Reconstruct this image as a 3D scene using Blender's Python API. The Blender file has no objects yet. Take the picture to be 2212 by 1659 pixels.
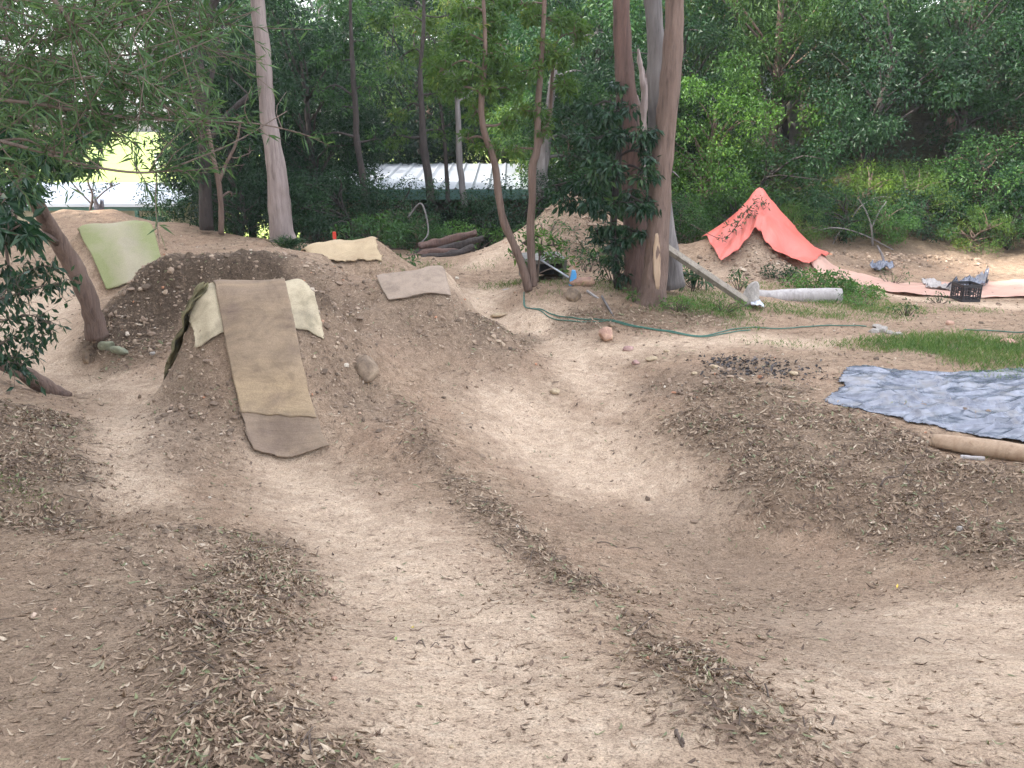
import bpy, math, random
import numpy as np
from mathutils import Vector, noise as mnoise
random.seed(7); RS = np.random.RandomState(11)
S = bpy.context.scene
COL = S.collection
R = math.radians
# ------------------------------------------------------------------ camera, sky, sun, exposure
CAM_Z = 3.2; PITCH = R(18.2); FPX = 1916.0
cam = bpy.data.cameras.new('camera'); camo = bpy.data.objects.new('camera', cam); COL.objects.link(camo)
camo.location = (0, 0, CAM_Z); camo.rotation_euler = (math.pi/2 - PITCH, 0, 0)
cam.sensor_width = 36; cam.lens = FPX/2212*36; cam.clip_end = 3000; cam.clip_start = 0.05
S.camera = camo
W = bpy.data.worlds.new("World"); S.world = W; W.use_nodes = True
SUN_EL = R(42); SUN_AZ = R(-105)        # azimuth clockwise from +Y (toward the sun): left and a little behind
nt = W.node_tree; sky = nt.nodes.new('ShaderNodeTexSky'); sky.sky_type = 'NISHITA'; sky.sun_disc = False
sky.sun_elevation = SUN_EL; sky.sun_rotation = SUN_AZ; sky.air_density = 1.0; sky.dust_density = 2.5; sky.ozone_density = 1.0
mxs = nt.nodes.new('ShaderNodeMix'); mxs.data_type = 'RGBA'; mxs.inputs[0].default_value = .46; mxs.inputs[7].default_value = (7.2, 7.0, 6.8, 1)   # thin bright cloud veil over the blue
nt.links.new(sky.outputs[0], mxs.inputs[6]); nt.links.new(mxs.outputs[2], nt.nodes['Background'].inputs[0]); nt.nodes['Background'].inputs[1].default_value = 0.13
sl = bpy.data.lights.new('sun', 'SUN'); sl.energy = 2.2; sl.angle = R(0.8); sl.color = (1, .95, .86)
so = bpy.data.objects.new('sun', sl); COL.objects.link(so)
sdir = Vector((math.sin(SUN_AZ)*math.cos(SUN_EL), math.cos(SUN_AZ)*math.cos(SUN_EL), math.sin(SUN_EL)))
so.rotation_euler = (-sdir).to_track_quat('-Z', 'Y').to_euler(); so.location = (0, 0, 40)
S.view_settings.view_transform = 'Standard'; S.view_settings.look = 'None'; S.view_settings.gamma = 1
S.view_settings.exposure = 2.45
S.render.engine = 'CYCLES'
S.cycles.max_bounces = 7; S.cycles.diffuse_bounces = 4; S.cycles.transparent_max_bounces = 8; S.cycles.transmission_bounces = 4

# ------------------------------------------------------------------ helpers
CP, SP = math.cos(PITCH), math.sin(PITCH)
def P(px, py, Y):
    dx = (px-1106)/FPX; dy = (829.5-py)/FPX
    s = Y/(CP+dy*SP)
    return Vector((dx*s, Y, CAM_Z + s*(-SP+dy*CP)))
def pxr(px, py, Y, r):                      # world size of r photo units at that depth
    dy = (829.5-py)/FPX
    return r/FPX*Y/(CP+dy*SP)

def hsh(i, j, s):
    v = np.sin(i*127.1+j*311.7+s*74.7)*43758.5453
    return v-np.floor(v)
def vnoise(x, y, s=0):
    xi = np.floor(x); yi = np.floor(y); fx = x-xi; fy = y-yi
    fx = fx*fx*(3-2*fx); fy = fy*fy*(3-2*fy)
    a = hsh(xi, yi, s); b = hsh(xi+1, yi, s); c = hsh(xi, yi+1, s); d = hsh(xi+1, yi+1, s)
    return (a+(b-a)*fx)*(1-fy)+(c+(d-c)*fx)*fy-.5
def fbm(x, y, oct=4, s=0, gain=.5):
    t = 0; a = 1.
    for k in range(oct):
        t = t+a*vnoise(x*2**k+k*17.3, y*2**k-k*9.1, s+k); a *= gain
    return t

def mesh_np(name, co, faces, smooth=True, attrs=None):
    """faces: (n,k) int array or list of such arrays"""
    me = bpy.data.meshes.new(name)
    co = np.asarray(co, dtype=np.float32)
    if not isinstance(faces, list): faces = [faces]
    faces = [np.asarray(f, dtype=np.int32) for f in faces if len(f)]
    nl = sum(f.size for f in faces); nf = sum(len(f) for f in faces)
    me.vertices.add(len(co)); me.vertices.foreach_set('co', co.ravel())
    me.loops.add(nl); me.polygons.add(nf)
    me.loops.foreach_set('vertex_index', np.concatenate([f.ravel() for f in faces]))
    st = []; tot = []; o = 0
    for f in faces:
        k = f.shape[1]; st.append(o+np.arange(len(f))*k); tot.append(np.full(len(f), k)); o += f.size
    me.polygons.foreach_set('loop_start', np.concatenate(st).astype(np.int32))
    me.polygons.foreach_set('loop_total', np.concatenate(tot).astype(np.int32))
    me.polygons.foreach_set('use_smooth', np.full(nf, smooth))
    me.update(calc_edges=True)
    for k, v in (attrs or {}).items():
        a = me.attributes.new(k, 'FLOAT', 'POINT'); a.data.foreach_set('value', np.asarray(v, dtype=np.float32))
    me.validate()
    return me
def obj(name, me, mat, parent=None):
    o = bpy.data.objects.new(name, me); COL.objects.link(o)
    if mat is not None and not me.materials: me.materials.append(mat)
    if parent is not None: o.parent = parent
    return o
def tag(o, label=None, cat=None, group=None, kind=None):
    if label: o['label'] = label
    if cat: o['category'] = cat
    if group: o['group'] = group
    if kind: o['kind'] = kind
    return o
def empty(name, loc=(0, 0, 0), rz=0.):
    o = bpy.data.objects.new(name, None); COL.objects.link(o); o.location = loc; o.rotation_euler = (0, 0, rz)
    o.empty_display_size = .2
    return o
def recenter(o):
    """put a mesh object's origin at its base"""
    me = o.data; n = len(me.vertices); co = np.empty(n*3, dtype=np.float32); me.vertices.foreach_get('co', co); co = co.reshape(-1, 3)
    c = np.array([(co[:, 0].min()+co[:, 0].max())/2, (co[:, 1].min()+co[:, 1].max())/2, co[:, 2].min()], dtype=np.float32)
    me.vertices.foreach_set('co', (co-c).ravel()); me.update(); o.location = Vector([float(v) for v in c])
    return o
def copy_tree(o, parent=None):
    c = o.copy(); COL.objects.link(c)
    if parent: c.parent = parent
    for ch in o.children: copy_tree(ch, c)
    return c

class MB:                                    # mesh collector
    def __init__(s): s.v = []; s.f = {}; s.n = 0
    def add(s, v, f):
        v = np.asarray(v, dtype=float)
        for q in f: s.f.setdefault(len(q), []).append([i+s.n for i in q])
        s.v.append(v); s.n += len(v)
    def box(s, c, d, rot=None):
        x, y, z = [k/2 for k in d]
        v = [Vector(p) for p in ((-x,-y,-z),(x,-y,-z),(x,y,-z),(-x,y,-z),(-x,-y,z),(x,-y,z),(x,y,z),(-x,y,z))]
        if rot is not None: v = [rot @ p for p in v]
        s.add([tuple(p+Vector(c)) for p in v], [(3,2,1,0),(4,5,6,7),(0,1,5,4),(1,2,6,5),(2,3,7,6),(3,0,4,7)])
    def tube(s, pts, rad, n=8, cap=True, nz=0., seed=0, rz_f=None):
        pts = [Vector(p) for p in pts]; m = len(pts)
        if not hasattr(rad, '__len__'): rad = [rad]*m
        prev = None; V = []
        for i, p in enumerate(pts):
            d = (pts[min(i+1, m-1)]-pts[max(i-1, 0)])
            if d.length < 1e-9: d = Vector((0,0,1))
            d.normalize()
            a = prev if prev is not None else (Vector((1,0,0)) if abs(d.x) < .9 else Vector((0,1,0)))
            u = (a-d*a.dot(d)).normalized(); w = d.cross(u); prev = u
            for k in range(n):
                t = 2*math.pi*k/n
                r = rad[i]
                if nz: r *= 1+nz*mnoise.noise(Vector((math.cos(t)*1.3+seed, math.sin(t)*1.3, i*.35)))*1.6
                if nz and n > 15: r *= 1+.05*mnoise.noise(Vector((math.cos(t)*6+seed, math.sin(t)*6, i*.22)))+.03*mnoise.noise(Vector((math.cos(t)*13+seed, math.sin(t)*13, i*.5)))
                if rz_f: r *= rz_f(t, i/(m-1))
                V.append(tuple(p+u*(math.cos(t)*r)+w*(math.sin(t)*r)))
        F = []
        for i in range(m-1):
            for k in range(n):
                k2 = (k+1) % n
                F.append((i*n+k, i*n+k2, (i+1)*n+k2, (i+1)*n+k))
        if cap:
            F.append(tuple(range(n))[::-1]); F.append(tuple((m-1)*n+k for k in range(n)))
        s.add(V, F)
    def mesh(s, name, smooth=True):
        return mesh_np(name, np.concatenate(s.v), [np.array(v) for v in s.f.values()], smooth)
    def build(s, name, mat, parent=None, smooth=True):
        return obj(name, s.mesh(name, smooth), mat, parent)
def spline(pts, n):
    """Catmull-Rom through tuples (any length)"""
    p = np.array([list(q) for q in pts], dtype=float); m = len(p)
    pe = np.vstack([2*p[0]-p[1], p, 2*p[-1]-p[-2]]); out = []
    for t in np.linspace(0, m-1-1e-9, n):
        i = int(t); f = t-i; a, b, c, d = pe[i], pe[i+1], pe[i+2], pe[i+3]
        out.append(.5*((2*b)+(-a+c)*f+(2*a-5*b+4*c-d)*f*f+(-a+3*b-3*c+d)*f**3))
    return np.array(out)

# ------------------------------------------------------------------ materials
def mat_new(name):
    m = bpy.data.materials.new(name); m.use_nodes = True
    return m, m.node_tree, m.node_tree.nodes['Principled BSDF']
def N(t, typ, **kw):
    n = t.nodes.new(typ)
    for k, v in kw.items():
        if k.startswith('i_'):
            key = k[2:]; key = int(key) if key.isdigit() else key.replace('_', ' ')
            n.inputs[key].default_value = v
        else: setattr(n, k, v)
    return n
def ramp(t, fac, stops, interp='LINEAR'):
    r = t.nodes.new('ShaderNodeValToRGB'); r.color_ramp.interpolation = interp
    e = r.color_ramp.elements
    while len(e) < len(stops): e.new(.5)
    for k, (p, c) in enumerate(stops):
        e[k].position = p; e[k].color = (*c, 1) if len(c) == 3 else c
    t.links.new(fac, r.inputs[0]); return r
def mix(t, f, a, b, mode='MIX'):
    n = t.nodes.new('ShaderNodeMix'); n.data_type = 'RGBA'; n.blend_type = mode
    for sock, v in ((n.inputs[0], f), (n.inputs[6], a), (n.inputs[7], b)):
        if isinstance(v, bpy.types.NodeSocket): t.links.new(v, sock)
        else: sock.default_value = v if not isinstance(v, tuple) or len(v) == 4 else (*v, 1)
    return n.outputs[2]
def noise(t, scale, detail=4, rough=.55, vec=None, dist=0.):
    n = N(t, 'ShaderNodeTexNoise'); n.inputs['Scale'].default_value = scale; n.inputs['Detail'].default_value = detail
    n.inputs['Roughness'].default_value = rough; n.inputs['Distortion'].default_value = dist
    if vec is not None: t.links.new(vec, n.inputs['Vector'])
    return n.outputs[0]
def bump(t, h, strength=.4, dist=.02, prev=None):
    b = N(t, 'ShaderNodeBump'); b.inputs['Strength'].default_value = strength; b.inputs['Distance'].default_value = dist
    t.links.new(h, b.inputs['Height'])
    if prev is not None: t.links.new(prev, b.inputs['Normal'])
    return b.outputs[0]
def objco(t, scale=(1, 1, 1)):
    c = N(t, 'ShaderNodeTexCoord'); m = N(t, 'ShaderNodeMapping'); m.inputs['Scale'].default_value = scale
    t.links.new(c.outputs['Object'], m.inputs['Vector']); return m.outputs[0]
def attr(t, name):
    a = N(t, 'ShaderNodeAttribute'); a.attribute_name = name; return a.outputs['Fac']

def leaf_mat(name, stops, rough=.45, trans=.3, tint=(1.25, 1.3, .6)):
    if name in ('leaf_dark', 'leaf_mid', 'leaf_yellow', 'leaf_wattle'): stops = [(p, (c_[0]*.72, c_[1]*.84, c_[2]*.70)) for p, c_ in stops]
    m, t, b = mat_new(name)
    c = ramp(t, attr(t, 'rnd'), stops).outputs[0]
    if name.startswith('leaf'):
        oi = N(t, 'ShaderNodeObjectInfo'); c = mix(t, 1., c, oi.outputs['Color'], 'MULTIPLY')   # each crown has its own leaf tint
    t.links.new(c, b.inputs['Base Color']); b.inputs['Roughness'].default_value = rough
    b.inputs['Specular IOR Level'].default_value = .28
    tr = N(t, 'ShaderNodeBsdfTranslucent'); t.links.new(mix(t, 1., c, (*tint, 1), 'MULTIPLY'), tr.inputs[0])
    ms = N(t, 'ShaderNodeMixShader'); ms.inputs[0].default_value = trans
    t.links.new(b.outputs[0], ms.inputs[1]); t.links.new(tr.outputs[0], ms.inputs[2])
    t.links.new(ms.outputs[0], t.nodes['Material Output'].inputs[0])
    return m
M = {}
M['leaf_dark'] = leaf_mat('leaf_dark', [(0, (.015, .038, .024)), (.5, (.026, .062, .032)), (.85, (.048, .10, .045)), (1, (.09, .145, .055))], .42)
M['leaf_mid'] = leaf_mat('leaf_mid', [(0, (.028, .065, .03)), (.5, (.055, .115, .045)), (.85, (.10, .19, .06)), (1, (.18, .25, .07))], .42)
M['leaf_yellow'] = leaf_mat('leaf_yellow', [(0, (.05, .10, .03)), (.5, (.095, .155, .045)), (.88, (.15, .20, .055)), (.97, (.28, .24, .05)), (1, (.35, .17, .03))], .5)
M['leaf_wattle'] = leaf_mat('leaf_wattle', [(0, (.035, .065, .03)), (.5, (.07, .12, .055)), (.85, (.13, .19, .09)), (1, (.2, .26, .12))], .4)
M['leaf_glossy'] = leaf_mat('leaf_glossy', [(0, (.012, .034, .022)), (.5, (.022, .055, .03)), (.9, (.05, .10, .045)), (1, (.10, .16, .05))], .28)
M['leaf_fresh'] = leaf_mat('leaf_fresh', [(0, (.04, .10, .025)), (.5, (.075, .17, .04)), (1, (.15, .25, .06))], .45)
M['grass'] = leaf_mat('grass', [(0, (.05, .11, .03)), (.6, (.11, .19, .05)), (.9, (.2, .24, .09)), (1, (.32, .28, .14))], .5)
M['leaf_autumn'] = leaf_mat('leaf_autumn', [(0, (.3, .1, .04)), (1, (.55, .25, .12))], .5)
M['dry_leaf'] = leaf_mat('dry_leaf', [(0, (.07, .045, .032)), (.2, (.15, .10, .07)), (.45, (.24, .168, .115)), (.75, (.36, .27, .19)), (.94, (.50, .41, .31)), (.965, (.16, .18, .10)), (1, (.22, .23, .12))], .55, .12, (1.1, 1, .8))

def bark_mat(name, c1, c2, c3, sc=9, stretch=.12, bs=1.):
    sc = sc*1.7
    m, t, b = mat_new(name)
    v = objco(t, (1, 1, stretch)); n1 = noise(t, sc, 6, .65, v, .4)
    v2 = objco(t, (1, 1, .5)); n2 = noise(t, 1.6, 4, .6, v2)
    c = ramp(t, n1, [(.30, c1), (.42, tuple((a+2*b)/3 for a, b in zip(c1, c2))), (.55, c2), (.72, tuple((a+b)/2 for a, b in zip(c2, c3)))]).outputs[0]
    c = mix(t, ramp(t, n2, [(.35, (0, 0, 0)), (.65, (1, 1, 1))]).outputs[0], c, mix(t, .5, c, c1))
    t.links.new(c, b.inputs['Base Color']); b.inputs['Roughness'].default_value = .88
    n3 = noise(t, sc*3, 4, .6, v)
    t.links.new(bump(t, n3, bs*.5, .01, bump(t, n1, bs, .04)), b.inputs['Normal'])
    return m
M['bark_pale'] = bark_mat('bark_pale', (.13, .10, .09), (.31, .25, .235), (.42, .35, .33), 8)
M['bark_brown'] = bark_mat('bark_brown', (.07, .045, .035), (.185, .125, .10), (.26, .185, .15), 12)
M['bark_red'] = bark_mat('bark_red', (.05, .032, .028), (.15, .088, .072), (.23, .14, .115), 10)
M['bark_dark'] = bark_mat('bark_dark', (.018, .015, .014), (.055, .042, .038), (.10, .08, .07), 12, .2)
M['bark_grey'] = bark_mat('bark_grey', (.09, .08, .08), (.21, .19, .185), (.33, .3, .29), 9)
M['wood_bare'] = bark_mat('wood_bare', (.24, .155, .10), (.40, .29, .20), (.50, .38, .28), 14, .05, .4)
M['wood_grey'] = bark_mat('wood_grey', (.22, .2, .19), (.42, .39, .38), (.58, .55, .54), 12, .08, .4)
M['twig'] = bark_mat('twig', (.05, .035, .028), (.13, .095, .075), (.2, .16, .13), 30, .3, .2)

# ------------------------------------------------------------------ terrain height: points measured on the site
CT = []
def c(*a):
    for (px, py, Y) in a:
        v = P(px, py, Y); CT.append((v.x, v.y, v.z))
def w(*a): CT.extend(a)
# near the viewer
w((-3, 0, 1.75), (0, 0, 1.62), (3, 0, 1.75), (-3, -2.5, 1.9), (3, -2.5, 1.9), (-6, 1, 1.9), (6, 1, 1.7), (-6, 4, 1.6), (7, 4, 1.2), (0, -3, 1.8))
c((0, 1659, 1.95), (550, 1659, 1.93), (1100, 1659, 1.93), (1650, 1659, 1.93), (2212, 1659, 1.9))
c((50, 1500, 2.45), (330, 1500, 2.42), (500, 1480, 2.42), (740, 1490, 2.5), (1100, 1500, 2.55), (1400, 1500, 2.5), (1600, 1520, 2.42), (1900, 1500, 2.65), (2200, 1480, 2.6))
c((50, 1300, 3.35), (300, 1300, 3.38), (480, 1300, 3.36), (640, 1310, 3.7), (800, 1300, 3.95), (1000, 1300, 3.95), (1150, 1300, 3.86), (1290, 1300, 3.75), (1450, 1300, 4.25), (1700, 1280, 4.7), (1950, 1280, 4.4), (2200, 1250, 4.2))
c((150, 1195, 3.95), (0, 1205, 3.88), (330, 1150, 4.3), (230, 1175, 4.1), (250, 1110, 5.3), (150, 1150, 5.0), (250, 1000, 6.6), (250, 900, 8.0), (250, 840, 9.0), (100, 860, 9.2))
c((50, 1050, 5.3), (60, 950, 6.2), (0, 900, 6.8), (130, 905, 7.4), (130, 1050, 5.6)); w((-5, 6, 1.15), (-6, 8.5, 1.0), (-4.2, 4.6, 1.2))
c((430, 1100, 5.25), (390, 960, 6.65), (375, 880, 7.8), (520, 1190, 4.65), (420, 1200, 4.2), (590, 1200, 4.95))
c((620, 992, 7.3), (700, 1100, 6.0), (850, 1150, 5.5), (600, 1100, 5.9), (850, 1010, 7.0), (700, 1200, 5.0), (950, 1200, 4.85), (480, 1010, 6.8))
c((850, 850, 8.55), (900, 920, 7.68), (950, 980, 7.08), (1030, 1060, 6.32), (1100, 1130, 5.62), (1200, 1230, 4.75), (1400, 1400, 3.2))
c((1000, 900, 8.4), (1150, 900, 8.8), (1200, 960, 8.2), (1100, 1000, 7.55), (1350, 1010, 7.55), (1300, 1100, 6.7), (1500, 1110, 6.5), (1600, 1200, 5.6), (1400, 1200, 5.45), (1800, 1180, 5.5))
c((1300, 845, 9.3), (1260, 800, 9.9), (1380, 860, 8.95), (1450, 800, 9.3), (1400, 870, 8.8), (1550, 900, 7.85), (1450, 945, 7.7), (1600, 1000, 6.85), (1700, 1050, 6.2), (1650, 850, 8.0), (1800, 950, 7.0), (1800, 880, 7.6), (2000, 1000, 6.2), (2000, 1100, 5.6), (2200, 1100, 5.3), (2200, 1000, 5.9),
  (1850, 780, 9.0), (2000, 930, 6.9), (2200, 985, 6.15), (2200, 830, 8.0), (2000, 800, 8.8), (2200, 760, 9.3), (1600, 760, 9.9)); w((7, 7, .8), (7, 10, .7))
c((1400, 760, 10.2), (1300, 730, 10.8), (1200, 770, 10.35), (1180, 720, 11.5), (1080, 690, 12.3), (1050, 650, 13), (1000, 610, 14), (950, 590, 14.8), (1500, 730, 10.8), (1560, 690, 11.6), (1750, 710, 11.2), (1750, 680, 11.9), (2000, 700, 11.3), (2000, 660, 12.8),
  (2200, 700, 11), (2150, 650, 13.6), (2200, 620, 14.8), (1900, 620, 14.6), (1900, 580, 16), (2100, 580, 16.2), (2200, 580, 16.2), (2100, 545, 17.5), (1850, 545, 17), (1980, 530, 17.5), (2200, 540, 17.8))
w((6, 20, .8), (10, 19.5, 1.2), (3, 20, .3), (10, 26, 3), (16, 26, 5), (6, 28, 1.2), (14, 14, .8), (12, 10, .9), (14, 20, 2.2))
c((1200, 640, 12.2), (1140, 620, 12.6), (1160, 680, 11.7), (1350, 660, 11.8), (1430, 660, 11.8), (1500, 650, 12.2), (1600, 650, 12.5), (1700, 650, 13), (1280, 600, 13.5), (1400, 600, 13.8), (1600, 600, 14.3))
# mound behind the forked trees
c((1240, 405, 16.5), (1205, 428, 16.5), (1260, 425, 16.5), (1180, 455, 16.35), (1150, 478, 16.2), (1100, 508, 16.05), (1050, 535, 15.8), (1320, 470, 16.2), (960, 580, 15.2), (1180, 560, 15), (1330, 560, 15.5), (1300, 500, 15.9), (1240, 500, 15.7)); w((1.2, 18.0, .3), (0, 18, .1), (2.5, 17.5, .4), (.4, 17.2, .5))
# mound under the orange sheet
c((1640, 424, 15.9), (1662, 440, 15.9), (1620, 445, 15.85), (1640, 490, 15.35), (1640, 560, 14.8), (1640, 592, 14.4), (1520, 575, 15.3), (1590, 480, 15.75), (1545, 535, 15.6), (1695, 480, 15.8), (1740, 530, 15.8), (1800, 582, 15.6), (1580, 575, 15.0), (1700, 560, 15.2)); w((4.5, 17.2, .35), (3.6, 16.8, .4), (5.5, 16.8, .3))
c((900, 555, 16), (1040, 545, 16.5), (880, 570, 15.5)); w((-2, 19, 0), (0, 20, -.2))
# first jump (long carpet)
c((445, 648, 8.6), (540, 638, 8.6), (650, 628, 8.7), (445, 630, 8.9), (540, 619, 8.92), (650, 611, 8.97)); w((-3.25, 9.55, .3), (-2.6, 9.7, .35), (-2.0, 9.6, .5))
c((500, 800, 7.95), (650, 800, 7.95), (520, 900, 7.55), (660, 900, 7.6), (500, 700, 8.35), (620, 700, 8.35), (405, 780, 8.2), (385, 850, 7.95), (700, 740, 8.3), (435, 900, 7.5)); w((-3.62, 8.7, .2), (-3.6, 9.2, .2), (-3.7, 8.2, .25), (-3.1, 8.6, 1.2))
c((700, 640, 8.75), (760, 770, 8.5), (740, 850, 8.1), (800, 830, 8.55), (770, 715, 9.15), (720, 640, 10.5), (770, 670, 10.0), (780, 640, 10.5))
# second lane jump
c((820, 640, 10.4), (970, 630, 10.4), (830, 600, 10.85), (960, 588, 10.9), (820, 605, 11.1), (970, 592, 11.1)); w((-1.6, 12.2, .4), (-0.9, 12.2, .35))
c((880, 720, 9.8), (950, 800, 9.3), (1000, 850, 8.95), (900, 800, 9.1), (850, 760, 9.25), (1005, 650, 10.6), (1070, 710, 10.2), (1150, 780, 9.8), (1220, 842, 9.35), (800, 660, 10.4)); w((-.2, 11.1, .15), (.25, 10.6, .12), (-.5, 11.5, .25))
# dark eroded table
c((330, 562, 11.3), (300, 600, 11.0), (230, 690, 10.7), (190, 740, 10.4), (170, 790, 10.1), (400, 562, 11.0), (500, 562, 10.9), (600, 572, 10.9), (650, 585, 10.9), (350, 561, 11.0), (450, 562, 10.95), (550, 566, 10.9), (350, 640, 10.78), (420, 640, 10.75), (500, 640, 10.75), (580, 640, 10.78), (330, 580, 11.02), (650, 625, 10.7), (360, 559, 11.35), (430, 557, 11.35), (500, 556, 11.35), (570, 556, 11.4), (640, 562, 11.4), (400, 555, 11.8), (500, 549, 11.85), (600, 545, 11.9), (600, 532, 12.3), (540, 536, 12.2), (700, 548, 12.5),
  (360, 770, 10.0), (300, 775, 10.05), (250, 700, 10.55), (350, 710, 10.5), (290, 650, 10.8)); w((-3.5, 10.4, .42), (-3.0, 10.35, .45), (-2.5, 10.35, .5), (-3.5, 13.2, .4), (-2.5, 13.9, .4))
# third lane
c((680, 572, 13.0), (750, 569, 13.0), (820, 566, 13.0), (665, 537, 13.4), (740, 528, 13.4), (810, 521, 13.4), (670, 540, 13.7), (740, 530, 13.7), (810, 524, 13.7), (865, 572, 13.3), (920, 610, 13.0), (750, 602, 12.6)); w((-2.7, 14.6, .3), (-1.7, 14.6, .3))
# green carpet jump and the berm behind
c((172, 499, 15.0), (215, 493, 15.0), (260, 489, 15.0), (300, 485, 15.0), (322, 486, 15.0), (180, 496, 15.35), (240, 490, 15.35), (300, 484, 15.35), (190, 560, 14.35), (270, 555, 14.35), (250, 600, 14.05), (230, 642, 13.8), (330, 560, 14.5), (150, 560, 14.7), (360, 530, 15.2)); w((-7, 16, .45), (-6, 16.2, .5))
c((100, 620, 14.5), (50, 700, 12.3), (100, 760, 10.9), (130, 452, 18.5), (250, 454, 18.5), (400, 480, 18), (460, 505, 17), (520, 527, 16)); w((-8, 20, -.6), (-5, 20, -.6), (-10.5, 19, 0), (-12, 14, .5), (-9, 10, .35), (-8.5, 16.2, .35))
c((612, 522, 16.5)); w((-8, 26, -2.2), (0, 26, -2.2), (-15, 26, -2.3), (5, 30, -.8), (-20, 45, -3), (0, 45, -3), (-35, 60, -3), (0, 60, -3), (-20, 35, -2.8), (15, 40, 6), (30, 40, 11), (12, 30, 4), (20, 30, 7), (9, 45, 1), (18, 60, 3), (35, 60, 10), (20, 20, 4), (-14, 20, -.3))
CT = np.array(CT)
def kern(r2): return np.sqrt(r2+.05**2)
A = kern(((CT[:, None, :2]-CT[None, :, :2])**2).sum(-1))
Pm = np.c_[np.ones(len(CT)), CT[:, :2]]
n_ = len(CT); AA = np.zeros((n_+3, n_+3)); AA[:n_, :n_] = A-np.eye(n_)*.006; AA[:n_, n_:] = Pm; AA[n_:, :n_] = Pm.T
sol = np.linalg.solve(AA, np.r_[CT[:, 2], 0, 0, 0])
GX = np.arange(-20, 24.01, .06); GY = np.arange(-4, 62.01, .06)
def rbf(x, y):
    out = np.empty(len(x))
    for k in range(0, len(x), 20000):
        xs = x[k:k+20000, None]; ys = y[k:k+20000, None]
        out[k:k+20000] = kern((xs-CT[None, :, 0])**2+(ys-CT[None, :, 1])**2) @ sol[:n_]+sol[n_]+sol[n_+1]*xs[:, 0]+sol[n_+2]*ys[:, 0]
    return out
gx, gy = np.meshgrid(GX, GY); GZ = rbf(gx.ravel(), gy.ravel()).reshape(gx.shape)
for _ in range(0):   # slight blur softens the cones
    GZ[1:-1, 1:-1] = (GZ[1:-1, 1:-1]*2+GZ[:-2, 1:-1]+GZ[2:, 1:-1]+GZ[1:-1, :-2]+GZ[1:-1, 2:])/6
def Hb(x, y):
    x = np.asarray(x, float); y = np.asarray(y, float)
    fx = np.clip((x-GX[0])/.06, 0, len(GX)-1.001); fy = np.clip((y-GY[0])/.06, 0, len(GY)-1.001)
    ix = fx.astype(int); iy = fy.astype(int); fx = fx-ix; fy = fy-iy
    z = (GZ[iy, ix]*(1-fx)+GZ[iy, ix+1]*fx)*(1-fy)+(GZ[iy+1, ix]*(1-fx)+GZ[iy+1, ix+1]*fx)*fy
    far = np.clip((y-38)/16, 0, 1); far = far*far*(3-2*far)
    zf = -3.0+np.clip(x-14-(y-40)*.12, 0, 80)*.16
    return z*(1-far)+zf*far
def gp_base(px, py, y0=1.2, y1=40):
    Ys = np.arange(y0, y1, .02); dx = (px-1106)/FPX; dy = (829.5-py)/FPX; s = Ys/(CP+dy*SP)
    h = Hb(dx*s, Ys); z = CAM_Z+s*(-SP+dy*CP); k = np.argmax(z < h)
    if z[k] >= h[k]: k = len(Ys)-1
    return float(dx*s[k]), float(Ys[k])
# ---- surface zones, as strokes on the ground: (x, y, radius)
def strokes(lst):
    out = []
    for st in lst:
        q = []
        for (px, py, r) in st:
            x, y = gp_base(px, py); q.append((x, y, r))
        m = max(2, len(q)*6); out.append(spline(q, m) if len(q) > 1 else np.array(q))
    return np.concatenate(out)
Z_LIT = strokes([
    [(600, 1190, .14), (570, 1260, .18), (520, 1340, .2), (480, 1430, .19), (490, 1520, .17), (520, 1600, .17), (560, 1690, .2)],
    [(480, 1170, .10), (600, 1200, .16)],
    [(870, 880, .08), (930, 970, .10), (1020, 1080, .12), (1120, 1170, .15), (1230, 1260, .12)],
    [(1390, 1370, .12), (1460, 1430, .17), (1540, 1500, .16), (1630, 1590, .12)],
    [(1500, 920, .25), (1620, 960, .4), (1750, 1030, .45), (1900, 1100, .36), (2060, 1150, .34), (2230, 1190, .3)],
    [(1600, 880, .2), (1800, 930, .3), (2000, 1020, .35), (2200, 1070, .3)],
    [(20, 900, .6), (30, 1000, .5), (50, 1120, .42)],
    [(1250, 700, .3), (1400, 690, .4), (1520, 690, .3)],
    [(700, 1680, .14)], [(1540, 850, .12), (1700, 850, .2)],
    [(300, 770, .25), (240, 790, .2)], [(1050, 700, .15), (1150, 740, .15)]])
Z_PALE = strokes([
    [(620, 1010, .3), (720, 1100, .45), (850, 1200, .5), (960, 1320, .5), (1000, 1450, .5), (1150, 1600, .55)],
    [(1100, 870, .45), (1180, 950, .6), (1300, 1030, .6), (1420, 1060, .4)], [(1330, 1040, .4), (1500, 1110, .3)],
    [(200, 830, .5), (300, 860, .4), (280, 960, .35), (270, 1060, .3)],
    [(1100, 690, .4), (1200, 730, .4), (1260, 800, .35), (1330, 880, .25)],
    [(1300, 760, .3), (1600, 740, .35), (1750, 740, .35)],
    [(1900, 1350, .5), (2100, 1350, .5), (1950, 1500, .5), (1700, 1550, .3)],
    [(60, 650, .8), (50, 720, .6), (100, 790, .5)],
    [(960, 590, .5), (1050, 640, .4)], [(1950, 640, .3), (2150, 660, .4)], [(1150, 510, .4), (1050, 560, .4)], [(1600, 570, .5), (1660, 520, .6)]])
Z_DARK = strokes([[(220, 730, .3), (280, 670, .4), (330, 630, .4)], [(330, 670, .45), (400, 605, .32), (500, 600, .3), (600, 605, .3), (670, 620, .2)]])
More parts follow.
